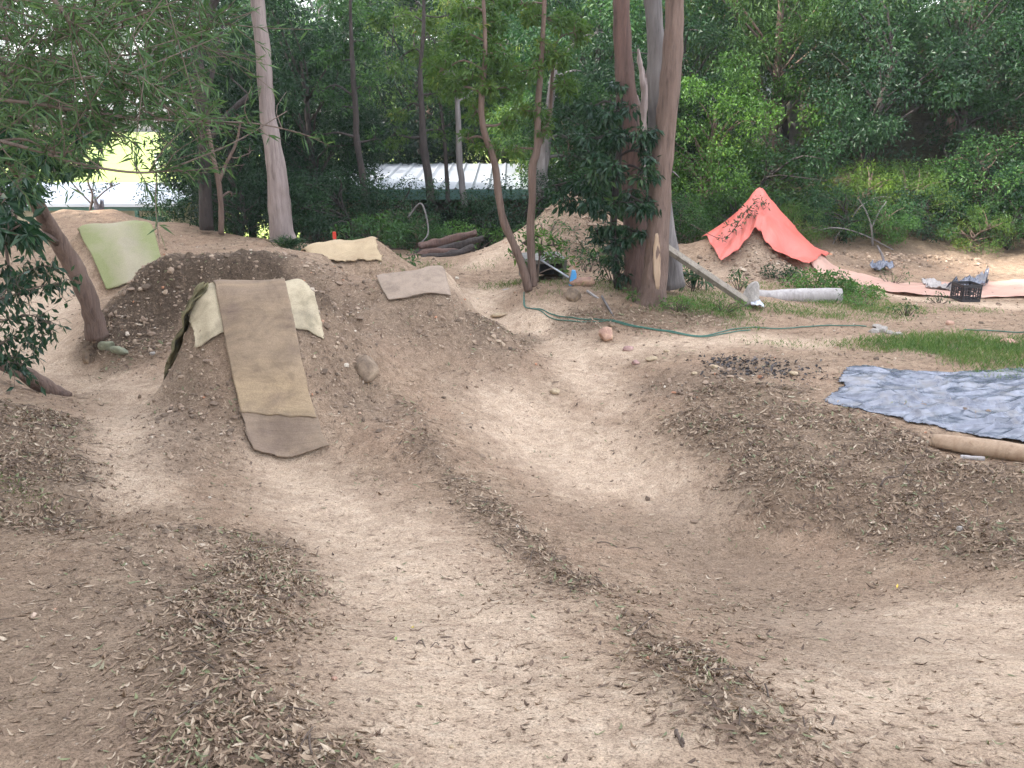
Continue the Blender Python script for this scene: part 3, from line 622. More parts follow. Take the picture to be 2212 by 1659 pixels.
rock(2178, 738, 10.2, (.10, .07, .05), 'rock_orange', 'brown orange stone in the grass at the right edge', 31)
rock(2052, 700, 11.3, (.06, .05, .045), 'rock_orange', 'small orange stone above the long grass', 32)
rock(1713, 812, 8.5, (.05, .04, .03), 'rock_sand', 'lone small stone lying on the bare dirt left of the black sheet', 33)
rock(2072, 1145, 5.2, (.03, .022, .018), 'rock_grey', 'small grey stone at the lower edge of the leaf litter', 34)
rock(232, 750, 10.05, (.10, .05, .10), 'rock_green', 'greenish block fragment half buried below the leaning trunk', 36, (.5, 0, .2), .3)
rock(262, 764, 9.8, (.14, .05, .07), 'rock_green', 'long mossy slab fragment lying under the eroded mound', 37, (.5, .1, -.2), .3)
rock(187, 770, 9.9, (.05, .05, .12), 'rock_brown', 'upright brown lump at the left foot of the eroded mound', 38, (0, 0, 0), .3)
rock(331, 772, 9.5, (.035, .03, .025), 'rock_grey', 'white stone on the path under the eroded mound', 39)
rock(723, 1475, 2.6, (.011, .009, .008), 'rock_orange', 'tiny orange pebble beside the leaf pile in the foreground', 41)
rock(975, 1612, 2.1, (.010, .008, .006), 'rock_sand', 'tiny pale pebble near the bottom of the picture', 42)
rock(1080, 685, 12.0, (.14, .07, .06), 'rock_sand', 'flat sandy rock beside the gully right of the middle jump', 44)
rock(1255, 610, 13.0, (.20, .12, .10), 'rock_orange', 'rusty red rock behind the blue broom', 45)
rock(1622, 640, 12.5, (.16, .13, .24), 'rock_grey', 'pointed grey stump-like rock at the low end of the plank', 46, (0, .3, 0), .25)

# ------------------------------------------------------------------ logs, planks, small objects
def log(px_pts, rad, mat, label, name='log', cat='log', n=14, endmat=None, lift=None, nz=.12, group=None, raw=None):
    pts = []
    for q in px_pts:
        v = P(*q[:3]); 
        z = gz(v.x, v.y)+(lift if lift is not None else (float(np.mean(rad))*.7)) if len(q) < 4 else v.z+q[3]
        pts.append((v.x, v.y, z))
    m = len(rad)if hasattr(rad, '__len__') else 0
    pp = spline([(*p, (rad[i] if m else rad)) for i, p in enumerate(pts)], 18)
    mb = MB(); mb.tube([q[:3] for q in pp], [q[3] for q in pp], n, nz=nz, seed=px_pts[0][0])
    o = mb.build(name, mat); recenter(o); return tag(o, label, cat, group)
log([(1612, 634, 13.2, -.03), (1680, 636, 13.1, -.03), (1818, 636, 12.95, -.03)], [.085, .105, .125], M['wood_grey'], 'bleached grey log lying in the weeds in front of the orange tarp mound', lift=.06)
log([(2018, 934, 6.55), (2120, 962, 6.3), (2240, 1000, 5.95), (2350, 1030, 5.6)], [.055, .07, .075, .08], M['wood_bare'], 'pale brown stripped log on the lower edge of the black plastic sheet')
log([(2080, 962, 6.25), (2130, 975, 6.15)], [.02, .02], M['wood_grey'], 'flat splinter of bark beside the stripped log', 'bark_piece', 'bark', lift=.01)
bp = [[(905, 535, 16.6, 0), (960, 520, 16.7, 0), (1030, 503, 16.8, 0)], [(895, 552, 16.4, 0), (960, 540, 16.4, 0), (1045, 515, 16.5, 0)], [(910, 556, 16.1, -.02), (970, 552, 16.1, -.02), (1025, 535, 16.2, 0)], [(880, 562, 16.3, 0), (930, 548, 16.2, 0), (990, 545, 16.3, 0)]]
for k, q in enumerate(bp):
    log(q, [.07, .085, .06], M['bark_red' if k in (0, 3) else 'bark_dark'], ['upper split log of the dark fallen heap, its broken end raised', 'long dark log second from top in the fallen heap', 'lowest blackened log at the bottom of the fallen heap', 'short log at the left end of the fallen heap'][k], group='fallen logs heaped below the shed', nz=.4)
def board(a, b, w_, h_, mat, name, label, cat, roll=0.):
    a = Vector(a); b = Vector(b); d = b-a; L = d.length
    q = d.to_track_quat('X', 'Z').to_matrix()
    from mathutils import Matrix
    q = q @ Matrix.Rotation(roll, 3, 'X')
    mb = MB(); mb.box((0, 0, 0), (L, w_, h_), q); o = mb.build(name, mat, smooth=False)
    o.location = (a+b)/2; bv = o.modifiers.new('bevel', 'BEVEL'); bv.width = .006; bv.segments = 2
    return tag(o, label, cat)
M['wood_old'] = bark_mat('wood_old', (.12, .1, .08), (.27, .235, .19), (.38, .34, .28), 10, .3, .6)
board(P(1428, 528, 12.35), P(1612, 652, 12.1), .11, .075, M['wood_old'], 'plank', 'grey weathered timber beam leaning down from the gum trunk to the ground', 'plank', .5)
board(gp(1015+110, 690)+Vector((-.25, 1.6, .05)), gp(1015+110, 690)+Vector((.1, 1.75, .08)), .09, .03, M['wood_grey'], 'plank', 'short bleached board lying near the foot of the sandy mound', 'plank')
board(P(1268, 628, 12.3), P(1310, 658, 12.0), .03, .03, M['wood_grey'], 'stick', 'pale straight stick on the litter in front of the trunks', 'stick')

# milk crate
def milk_crate():
    m, t, b = mat_new('crate_plastic'); b.inputs['Base Color'].default_value = (.022, .022, .026, 1); b.inputs['Roughness'].default_value = .5
    base = P(2083, 653, 13.45); z = gz(base.x, base.y)
    root = tag(empty('milk_crate', (base.x, base.y, z+.015), .12), 'black plastic milk crate standing in front of the pale orange sheet', 'crate')
    w_, h_, th = .31, .265, .014
    def wall(rz):
        mb = MB(); a = w_/2
        from mathutils import Matrix
        Mx = Matrix.Rotation(rz, 3, 'Z')
        def bx(cx, cz, sx, sz, d=th):
            mb.box(tuple(Mx @ Vector((cx, -a+th/2, cz))), (sx, d, sz), Mx)
        bx(0, h_-.022, w_, .044); bx(0, .016, w_, .032)
        for s in (-1, 1): bx(s*(a-.014), h_/2, .028, h_-.076)
        for k in range(1, 5): bx(-a+w_*k/5, h_/2, .010, h_-.076, th*.8)
        for k in range(1, 4): bx(0, .03+(h_-.07)*k/4, w_-.056, .010, th*.6)
        bx(0, h_/2+.0, .06, .05, th*.5)
        return mb.build('side_wall', m, root, False)
    for k in range(4): wall(k*math.pi/2)
    mb = MB()
    for k in range(6): mb.box((-w_/2+.03+k*(w_-.06)/5, 0, .008), (.012, w_-.035, .012)); 
    for k in range(6): mb.box((0, -w_/2+.03+k*(w_-.06)/5, .0165), (w_-.035, .012, .006))
    mb.build('floor_grid', m, root, False)
    bm_ = MB(); bm_.box((0, 0, h_+.0), (.001, .001, .001))
milk_crate()

# red topped stakes
m_red, t_, b_ = mat_new('red_paint'); b_.inputs['Base Color'].default_value = (.62, .05, .03, 1); b_.inputs['Roughness'].default_value = .5
m_white, t_, b_ = mat_new('white_paint'); b_.inputs['Base Color'].default_value = (.75, .75, .72, 1); b_.inputs['Roughness'].default_value = .5
def stake(px, py_top, py_cut, Y, label):
    a = P(px, py_top, Y); cz = P(px, py_cut, Y).z; z = gz(a.x, a.y)
    r = tag(empty('marker_stake', (a.x, a.y, min(z, cz-.1))), label, 'stake', 'red topped marker stakes')
    zb = r.location.z; mb = MB(); mb.box((0, 0, (cz-zb)/2), (.045, .045, cz-zb)); mb.build('post', M['wood_grey'], r, False)
    mb = MB(); mb.box((0, 0, (cz+a.z)/2-zb), (.052, .052, a.z-cz)); mb.build('painted_top', m_red, r, False)
stake(1714, 487, 503, 16.6, 'stake with a red painted top behind the orange tarp mound')
stake(722, 501, 516, 15.4, 'stake with a red painted top behind the sand coloured carpet')

# green hose
m_hose, t_, b_ = mat_new('green_hose'); b_.inputs['Base Color'].default_value = (.045, .14, .105, 1); b_.inputs['Roughness'].default_value = .4
def hose(pts, label, r=.0078):
    q = []
    for p in pts:
        v = P(*p); q.append((v.x, v.y))
    q = spline(q, 140); zz = ground_z(q[:, 0], q[:, 1])
    zz = np.convolve(np.pad(zz, 3, 'edge'), np.ones(7)/7, 'valid')
    zz = np.maximum(zz, ground_z(q[:, 0], q[:, 1]))
    mb = MB(); mb.tube([(a, b, z+r+.004) for (a, b), z in zip(q, zz)], r, 6)
    return tag(recenter(mb.build('garden_hose', m_hose)), label, 'hose', 'green hoses along the ground')
hose([(1132, 615, 12.5), (1133, 640, 12.15), (1155, 660, 11.9), (1200, 676, 11.7), (1280, 694, 11.45), (1360, 710, 11.15), (1450, 722, 10.9), (1530, 727, 10.8), (1600, 718, 11.1), (1700, 710, 11.25), (1790, 711, 11.25), (1870, 720, 11.1)], 'dark green garden hose curving from the forked trees past the orange rock')
hose([(1132, 622, 12.4), (1137, 645, 12.1), (1165, 668, 11.8), (1210, 682, 11.6), (1290, 699, 11.35), (1370, 713, 11.1), (1460, 726, 10.85), (1540, 730, 10.75), (1620, 722, 11.0)], 'second strand of green hose lying tight alongside the first', .007)
hose([(2080, 728, 10.6), (2150, 733, 10.4), (2230, 748, 10.0), (2330, 760, 9.7)], 'short length of green hose in the grass at the right edge')

# broom with a blue head, leaning at the little shelter
m_blue, t_, b_ = mat_new('blue_plastic'); b_.inputs['Base Color'].default_value = (.09, .36, .72, 1); b_.inputs['Roughness'].default_value = .4
m_alu, t_, b_ = mat_new('pale_metal'); b_.inputs['Base Color'].default_value = (.5, .53, .58, 1); b_.inputs['Roughness'].default_value = .45; b_.inputs['Metallic'].default_value = .4
hd = P(1233, 606, 12.7); hz = gz(hd.x, hd.y)
br = tag(empty('broom', (hd.x, hd.y, hz)), 'broom with a blue head standing upright on its end beside the rusty rock', 'broom')
mb = MB(); a0 = P(1167, 561, 12.9); mb.tube([a0-Vector((hd.x, hd.y, hz)), Vector((-.03, 0, .12))], .0135, 8); mb.build('handle', m_alu, br)
mb = MB(); mb.box((0, 0, .11), (.06, .07, .24)); o = mb.build('head', m_blue, br, False); bv = o.modifiers.new('b', 'BEVEL'); bv.width = .015; bv.segments = 3; o.rotation_euler = (0, .18, 0)
mb = MB(); mb.tube([(.03, 0, .015), (.05, .002, .06), (.055, -.002, .12), (.05, .002, .17), (.03, 0, .215)], [.02, .034, .036, .034, .02], 14, nz=.3)
mb.build('bristles', m_blue, br)
sheet('plastic_scrap', [(1622, 652, 12.2), (1622, 664, 12.0)], [(1648, 655, 12.2), (1650, 666, 12.0)], 14, 14, .05, m_alu, 'pale blue crushed plastic bottle scrap beside the pointed grey rock', 'plastic scrap', zf=crumple(.03, 8), wr=.02, ws=9)

# small dark shelter built of slabs into the mound
m_con = rock_mat('concrete', (.1, .1, .09), (.18, .175, .16), (.26, .25, .23))
m_dark, t_, b_ = mat_new('opening_shade'); b_.inputs['Base Color'].default_value = (.02, .018, .016, 1)  # near-black back panel stands for the shade inside the opening
sc_ = P(1178, 605, 13.4); sz = gz(sc_.x, sc_.y)
sh = tag(empty('culvert', (sc_.x, sc_.y, sz-.03), .15), 'low dark box opening of slabs set into the mound under the leafy bush', 'culvert')
for nm, cc, dd in (('slab', (0, .25, .33), (.62, .7, .06)), ('side_slab', (.28, .25, .15), (.06, .7, .30)), ('side_slab', (-.28, .25, .15), (.06, .7, .30)), ('shade_panel', (0, .62, .15), (.62, .05, .30))):
    mb = MB(); mb.box(cc, dd); mb.build(nm, m_con if nm != 'shade_panel' else m_dark, sh, False)

# ------------------------------------------------------------------ buildings
def roof_mat():
    m, t, b = mat_new('galvanised_roof'); v = objco(t); n1 = noise(t, 1.1, 4, .6, v)
    t.links.new(ramp(t, n1, [(.3, (.34, .37, .42)), (.7, (.46, .49, .54))]).outputs[0], b.inputs['Base Color'])
    b.inputs['Metallic'].default_value = .25; b.inputs['Roughness'].default_value = .38; return m
M['roof'] = roof_mat()
def plain(name, colr, rough_=.8, v=.12):
    m, t, b = mat_new(name); n1 = noise(t, 6, 4, .6, objco(t))
    t.links.new(ramp(t, n1, [(.3, tuple(k*(1-v) for k in colr)), (.7, tuple(min(1, k*(1+v)) for k in colr))]).outputs[0], b.inputs['Base Color']); b.inputs['Roughness'].default_value = rough_; return m
M['fascia'] = plain('teal_fascia', (.07, .14, .125)); M['cream'] = plain('cream_wall', (.50, .43, .31)); M['dark_opening'] = plain('dark_opening', (.012, .013, .013))
M['green_post'] = plain('green_paint', (.10, .2, .16))
def brick_mat():
    m, t, b = mat_new('brown_brick'); br_ = N(t, 'ShaderNodeTexBrick'); br_.inputs['Scale'].default_value = 4.5
    br_.inputs['Color1'].default_value = (.10, .065, .05, 1); br_.inputs['Color2'].default_value = (.15, .09, .07, 1); br_.inputs['Mortar'].default_value = (.16, .14, .12, 1)
    mp = N(t, 'ShaderNodeMapping'); mp.inputs['Rotation'].default_value = (math.pi/2, 0, 0); cc = N(t, 'ShaderNodeTexCoord'); t.links.new(cc.outputs['Object'], mp.inputs[0]); t.links.new(mp.outputs[0], br_.inputs[0])
    t.links.new(br_.outputs[0], b.inputs['Base Color']); b.inputs['Roughness'].default_value = .9; return m
M['brick'] = brick_mat()
def corrugated(x0, x1, y0, z0, y1, z1, pitch, amp, flat=True):
    nx = int((x1-x0)/pitch*(8 if not flat else 8)); xs = np.linspace(x0, x1, nx); ph = (xs-x0)/pitch*2*np.pi
    prof = amp*(np.sin(ph)) if not flat else amp*np.clip((np.cos(ph)-.72)*4, 0, 1)*2
    V = []; 
    for (y, z) in ((y0, z0), (y1, z1)):
        V.append(np.c_[xs, np.full(nx, y), z+prof])
    co = np.concatenate(V); i = np.arange(nx-1)
    return mesh_np('roof', co, np.stack([i, i+1, i+1+nx, i+nx], 1), False)
def shed_left():
    gzv = -2.3; root = tag(empty('shed', (-12.6, 28.5, gzv)), 'cream walled shed with a low corrugated silver roof behind the far left berm', 'building')
    o = corrugated(-6.5, 2.6, -1.6, 2.36, 3.0, 2.52, .076, .012, False); ro = obj('roof', o, M['roof'], root); m_ = ro.modifiers.new('s', 'SOLIDIFY'); m_.thickness = .01
    mb = MB(); mb.box((-1.95, -1.68, 2.30), (9.1, .1, .09)); mb.build('gutter', M['roof'], root, False)
    mb = MB(); mb.box((-1.95, 0.9, 1.12), (8.5, 4.2, 2.24)); mb.build('wall', M['cream'], root, False)
    mb = MB(); mb.box((-1.95, -1.62, 2.19), (9.05, .03, .12)); mb.box((2.63, .7, 2.36), (.04, 4.7, .16)); mb.build('fascia', M['green_post'], root, False)
    for x_ in (-4.7, -1.6, 1.3):
        mb = MB(); mb.box((x_, -1.5, 1.06), (.1, .1, 2.12)); mb.build('post', M['green_post'], root, False)
    mb = MB(); mb.box((1.6, -1.225, .95), (.9, .05, 1.9)); mb.build('door', M['green_post'], root, False)
shed_left()
def shed_mid():
    root = tag(empty('shed', (-1.7, 23, -2.1)), 'low brown brick shed with ribbed silver roof and teal fascia glimpsed through the trees', 'building')
    o = corrugated(-4.1, 5.6, -.5, 3.02, 5.0, 3.22, .40, .02, True); ro = obj('roof', o, M['roof'], root)
    m_ = ro.modifiers.new('s', 'SOLIDIFY'); m_.thickness = .012
    mb = MB(); mb.box((.75, -.53, 2.88), (9.7, .05, .24)); mb.box((-4.13, 2.25, 2.98), (.05, 5.5, .22)); mb.build('fascia', M['fascia'], root, False)
    mb = MB(); mb.box((-2.2, 2.4, 1.35), (3.2, 4.6, 2.7)); mb.box((3.2, 2.4, 1.35), (4.4, 4.6, 2.7)); mb.box((.2, 3.2, 1.35), (1.6, 3, 2.7)); mb.build('wall', M['brick'], root, False)
    for x0 in (-3.2, -1.6, 2.2):
        f = empty('breeze_block_screen'); bpy.data.objects.remove(f)
        mb = MB()
        for a_ in range(3):
            for b2 in range(2):
                cx, cz = x0+a_*.29, 2.2+b2*.29
                for (dx_, dz_, sx, sz_) in ((0, .13, .29, .03), (0, -.13, .29, .03), (.13, 0, .03, .23), (-.13, 0, .03, .23), (0, 0, .12, .03), (0, 0, .028, .12), (.07, .06, .03, .05), (-.07, -.06, .03, .05)):
                    mb.box((cx+dx_, .055-(.004 if dx_ == 0 and dz_ == 0 and sx > .1 else 0)-(.002 if sx == .28 else 0), cz+dz_), (sx-.002, .06, sz_-.002))
        mb.build('breeze_block_screen', M['cream'], root, False)
    mb = MB(); mb.box((.2, 1.68, 1.1), (.95, .04, 2.1)); mb.build('door', M['dark_opening'], root, False)
shed_mid()

# playing field, far beyond
def field_mat():
    m, t, b = mat_new('mown_grass'); geo = N(t, 'ShaderNodeNewGeometry').outputs['Position']
    n1 = noise(t, .15, 4, .6, geo); t.links.new(ramp(t, n1, [(.3, (.21, .29, .055)), (.7, (.29, .35, .08))]).outputs[0], b.inputs['Base Color']); b.inputs['Roughness'].default_value = .9; return m
nx_, ny_ = 40, 30
xx, yy = np.meshgrid(np.linspace(-110, 60, nx_), np.linspace(37, 150, ny_)); i = (np.arange(ny_-1)[:, None]*nx_+np.arange(nx_-1)[None, :]).ravel()
sl_ = np.maximum(0, xx-12-(yy-40)*.1)
tag(obj('playing_field', mesh_np('playing_field', np.c_[xx.ravel(), yy.ravel(), (Hb(xx.ravel(), yy.ravel())*0-2.93+.0*sl_.ravel())], np.stack([i, i+1, i+nx_+1, i+nx_], 1)), field_mat()), kind='structure')
gpo = P(345, 392, 64); mb = MB(); mb.tube([(0, 0, 0), (0, 0, 1.2), (0, 0, 2.1)], .13, 10); o = mb.build('goal_post', m_white); o.location = (gpo.x, gpo.y, -2.95); tag(o, 'white padded post standing on the bright playing field', 'post')
o = None

# ------------------------------------------------------------------ foliage
def leaf_quads(pos, d, nr, L, Wd, droop=.12, fold=.18):
    d = d/np.linalg.norm(d, axis=1)[:, None]; s = np.cross(d, nr); s /= (np.linalg.norm(s, axis=1)[:, None]+1e-9); nn = np.cross(s, d)
    L = np.broadcast_to(np.asarray(L, float), (len(pos),))[:, None]; Wd = np.broadcast_to(np.asarray(Wd, float), (len(pos),))[:, None]
    dn = np.array([0, 0, -1.])
    b = pos; t = pos+d*L+dn*L*droop; l = pos+d*L*.45+s*Wd*.5+nn*Wd*fold; r = pos+d*L*.45-s*Wd*.5+nn*Wd*fold
    co = np.stack([b, l, t, r], 1).reshape(-1, 3); n = len(pos); f = np.arange(n*4).reshape(n, 4)
    return co, f
def rdir(n, rs):
    v = rs.normal(size=(n, 3)); return v/np.linalg.norm(v, axis=1)[:, None]
def leafy(centres, radii, dens, L, Wd, rs, flat=.65, down=.0, up=.6, shell=.5, clr=.55, lv=.3):
    """leaves around a set of clump centres; returns co, faces, rnd"""
    P_, D_, N_, C_, LL = [], [], [], [], []
    for c0, r in zip(centres, radii):
        n = max(6, int(dens*r*r)); v = rdir(n, rs); rr = r*(shell+(1-shell)*rs.rand(n)**.6)*(.55+.45*rs.rand(n))
        rr = rr*(1+.35*np.sin(v[:, 0]*5+c0[0]*7)*np.sin(v[:, 1]*4+c0[1]*5))
        p = v*rr[:, None]*np.array([1, 1, flat])+np.asarray(c0)
        d = v*.8+rdir(n, rs)*.9; d[:, 2] -= down
        nr = rdir(n, rs)*.7; nr[:, 2] += up
        P_.append(p); D_.append(d); N_.append(nr); C_.append(np.clip(clr*rs.rand()+(1-clr)*rs.rand(n), 0, 1)); LL.append(L*(1+lv*(rs.rand(n)*2-1)))
    P_ = np.concatenate(P_); LL = np.concatenate(LL)
    co, f = leaf_quads(P_, np.concatenate(D_), np.concatenate(N_), LL, LL*Wd/L)
    return co, f, np.repeat(np.concatenate(C_), 4)
def leaf_obj(name, parts, mat, parent=None):
    co = []; ff = []; rn = []; n = 0
    for a, b, c2 in parts:
        co.append(a); ff.append(b+n); rn.append(c2); n += len(a)
    return obj(name, mesh_np(name, np.concatenate(co), np.concatenate(ff), False, dict(rnd=np.concatenate(rn))), mat, parent)
def limb(mb, a, b, r0, r1, rs, sag=.1, n=7, sides=5):
    a = np.asarray(a, float); b = np.asarray(b, float); L = np.linalg.norm(b-a); mid = (a+b)/2+rs.normal(size=3)*L*.1; mid[2] += L*sag
    q = spline([(*a, r0), (*mid, (r0+r1)/2), (*b, r1)], n); mb.tube([k[:3] for k in q], [k[3] for k in q], sides)

def tree(name, label, cat, trunks, clumps, bark, leafm, dens, L, Wd, group=None, seed=1, sides=12, nz=.12, twigs=3, flare=0, **kw):
    """trunks: lists of (px,py,Y,radius in photo units) ; clumps: (px,py,Y,radius in photo units)"""
    rs = np.random.RandomState(seed)
    tr = []
    for q in trunks:
        if len(q[0]) == 4: tr.append(spline([(*P(a, b, y), pxr(a, b, y, r)) for a, b, y, r in q], max(10, len(q)*6)))
        else: tr.append(spline(q, max(10, len(q)*6)))
    root = empty(name, (tr[0][0][0], tr[0][0][1], tr[0][0][2])); o_ = np.array(tr[0][0][:3]); tag(root, label, cat, group)
    mb = MB()
    for k, q in enumerate(tr):
        def rf(t, h, k=k): return 1+(flare*max(0, 1-h*7)*(.5+.5*math.sin(t*4+k)) if flare else 0)
        mb.tube([tuple(v[:3]-o_) for v in q], [v[3] for v in q], sides, nz=nz, seed=seed+k, rz_f=rf)
    if clumps:
        cs = []; rad = []
        for (a, b, y, r) in clumps:
            v = P(a, b, y); R_ = pxr(a, b, y, r); cs.append(np.array(v)-o_); rad.append(R_)
        lb = mb; allp = np.concatenate([q[:, :4] for q in tr]); allp = np.c_[allp[:, :3]-o_, allp[:, 3]]
        sub_c, sub_r = [], []
        for c0, r in zip(cs, rad):
            dd = np.linalg.norm(allp[:, :3]-c0, axis=1)+np.maximum(0, allp[:, 2]-c0[2])*2; j = np.argmin(dd); r0 = min(allp[j, 3]*.5, .05)
            limb(lb, allp[j, :3], c0, r0, .012, rs)
            for _ in range(twigs+2):
                v = c0+rdir(1, rs)[0]*r*np.array([1, 1, .7])*.75; sub_c.append(v); sub_r.append(r*.5)
                limb(lb, c0, v, .011, .004, rs, n=5, sides=4)
        leaf_obj('crown', [leafy(sub_c, sub_r, dens, L, Wd, rs, **kw)], leafm, root)
    mb.build('trunk', bark, root)
    return root

# gum trees with trunks running out of the top of the photo; their crowns are high above
def high(v, r, n, rs, spread=2.6, up=2.5):
    return [(v[0]+rs.uniform(-spread, spread), v[1]+rs.uniform(-spread, spread), v[2]+rs.uniform(0, up), r) for _ in range(n)]
tree('gum_tree', 'tall pale grey gum trunk rising in a slight S curve behind the sand carpet mound', 'tree',
     [[(612, 532, 16.5, 29), (609, 505, 16.5, 25), (602, 430, 16.5, 23), (594, 345, 16.5, 20), (580, 260, 16.5, 17.5), (572, 170, 16.5, 16.5), (566, 90, 16.5, 16), (556, 0, 16.5, 14.5), (545, -200, 16.5, 13), (530, -420, 16.5, 9)]],
     [], M['bark_pale'], None, 0, 0, 0, sides=28, nz=.10, flare=.25, seed=3)
tree('gum_tree', 'thick brown gum trunk nearest the camera, peeling bark strip at its foot', 'tree',
     [[(1406, 668, 11.9, 35), (1412, 625, 11.9, 28), (1418, 540, 11.95, 25), (1425, 420, 12.0, 23.5), (1436, 300, 12, 23), (1447, 180, 12, 22.5), (1456, 60, 12, 20), (1458, -60, 12, 18), (1462, -300, 12, 16)]],
     [], M['bark_brown'], None, 0, 0, 0, sides=30, nz=.12, flare=.35, seed=5)
gum = bpy.data.objects['gum_tree.001']
q = spline([(*P(a, b, y), pxr(a, b, y, r)) for a, b, y, r in [(1416, 620, 11.9, 28), (1418, 560, 11.93, 26), (1421, 500, 11.97, 24.5)]], 14); V = []; F = []
for i, k in enumerate(q):
    f = math.sin(math.pi*(i+.4)/14.2)**.6; wid = .30*f+.02*math.sin(i*2.1)
    for j in range(7):
        a_ = -math.pi/2+(j/6-.5)*2*wid-.02*i; V.append((k[0]+math.cos(a_)*(k[3]*1.05), k[1]+math.sin(a_)*(k[3]*1.07), k[2]))
for i in range(13):
    for j in range(6): F.append((i*7+j, i*7+j+1, (i+1)*7+j+1, (i+1)*7+j))
o = obj('bare_patch', mesh_np('bare_patch', np.array(V)-np.array(gum.location), np.array(F)), M['wood_bare'], gum); sd = o.modifiers.new('t', 'SOLIDIFY'); sd.thickness = .01; o['label'] = 'strip of pale bare wood where the bark has peeled'
tree('gum_tree', 'slender grey trunk rising close behind the thick brown gum trunk', 'tree',
     [[(1455, 620, 12.6, 26), (1440, 520, 12.6, 22), (1425, 380, 12.5, 19), (1418, 220, 12.4, 19), (1417, 100, 12.4, 19), (1408, -30, 12.4, 18), (1400, -300, 12.4, 14)]],
     [], M['bark_grey'], None, 0, 0, 0, sides=24, nz=.1, seed=6)
tree('gum_tree', 'reddish trunk left of the thick brown gum, half covered by glossy leaves', 'tree',
     [[(1370, 640, 12.45, 30), (1372, 590, 12.5, 25), (1372, 450, 12.6, 24), (1362, 300, 12.7, 23), (1350, 180, 12.7, 21), (1343, 60, 12.7, 18), (1342, -60, 12.7, 17), (1340, -300, 12.7, 14)]],
     [], M['bark_red'], None, 0, 0, 0, sides=24, nz=.12, flare=.2, seed=8)
# glossy creeper shrub wrapped round the trunks
tree('broadleaf_tree', 'dense glossy dark green tree hugging the left side of the twin gum trunks', 'tree',
     [[(1335, 625, 12.6, 9), (1325, 500, 12.5, 8), (1335, 350, 12.4, 7), (1345, 220, 12.4, 4)]],
     [(1330, 240, 12.2, 42), (1290, 300, 12.2, 46), (1370, 300, 12.0, 44), (1400, 285, 11.9, 22), (1402, 340, 11.8, 20), (1320, 360, 12.0, 55), (1260, 380, 12.3, 45), (1390, 370, 11.8, 34), (1290, 440, 12.1, 50), (1360, 440, 11.9, 50), (1400, 450, 11.75, 22), (1230, 430, 12.5, 34), (1330, 510, 12.1, 40), (1365, 500, 12.0, 34), (1290, 500, 12.3, 28), (1330, 560, 12.4, 26), (1200, 400, 12.7, 30), (1345, 600, 12.4, 18), (1280, 230, 12.4, 28), (1325, 190, 12.5, 28)],
     M['bark_dark'], M['leaf_glossy'], 2600, .105, .042, seed=12, down=.9, up=.5, shell=.5)
# forked saplings with yellow green leaves
yc = [(960, 150, 12.8, 45), (1000, 90, 12.9, 50), (1045, 60, 12.8, 45), (1090, 110, 12.6, 50), (1020, 170, 12.7, 50), (1080, 190, 12.6, 45), (1140, 150, 12.6, 50), (1200, 110, 12.7, 50), (1240, 70, 12.8, 40), (1180, 40, 12.8, 50), (1130, 10, 12.9, 40), (1060, -10, 12.9, 45), (1210, 190, 12.7, 40), (1150, 240, 12.7, 40), (1090, 260, 12.6, 35), (1030, 240, 12.8, 32), (1010, 300, 12.7, 26), (1060, 320, 12.6, 26), (1190, 280, 12.7, 34), (980, 200, 12.8, 30), (1120, 320, 12.7, 26), (1000, 20, 13, 40)]
tree('sapling', 'left of the two forked saplings, bowed stem and yellow green leaves', 'tree',
     [[(1142, 628, 12.5, 9.5), (1128, 575, 12.5, 9), (1108, 525, 12.5, 8.5), (1088, 478, 12.5, 8.5), (1077, 420, 12.5, 8), (1068, 350, 12.5, 7.5), (1045, 280, 12.5, 7), (1040, 220, 12.5, 6.5), (1048, 120, 12.6, 5), (1045, 20, 12.6, 4), (1040, -80, 12.6, 3)]],
     [k for k in yc if k[0] < 1100], M['bark_brown'], M['leaf_yellow'], 4200, .085, .028, seed=21, sides=10, down=.2, up=.7)
tree('sapling', 'right of the two forked saplings, straighter dark stem', 'tree',
     [[(1152, 622, 12.6, 9.5), (1148, 560, 12.6, 8.5), (1146, 500, 12.6, 8.5), (1150, 420, 12.6, 8), (1150, 360, 12.6, 8.5), (1160, 320, 12.6, 7.5), (1162, 230, 12.6, 7), (1170, 120, 12.6, 6), (1176, 0, 12.6, 5), (1180, -100, 12.6, 4)], [(1160, 322, 12.6, 6), (1185, 255, 12.9, 5), (1192, 180, 13.0, 4), (1196, 100, 13, 3)]],
     [k for k in yc if k[0] >= 1100], M['bark_brown'], M['leaf_yellow'], 4200, .085, .028, seed=22, sides=10, down=.2, up=.7)
tree('shrub', 'fresh green leafy bush round the feet of the two forked saplings', 'shrub',
     [[(1160, 610, 12.9, 3), (1165, 560, 12.9, 2), (1170, 520, 12.9, 1.5)], [(1150, 612, 12.7, 2), (1130, 560, 12.6, 1.5), (1120, 530, 12.6, 1)]],
     [(1130, 525, 12.8, 24), (1160, 510, 13, 28), (1195, 530, 13, 26), (1210, 560, 13, 22), (1170, 550, 12.9, 26), (1110, 550, 12.6, 14), (1135, 570, 12.8, 14), (1215, 585, 13.1, 14)],
     M['twig'], M['leaf_fresh'], 2600, .085, .03, seed=23, sides=6, up=.8)
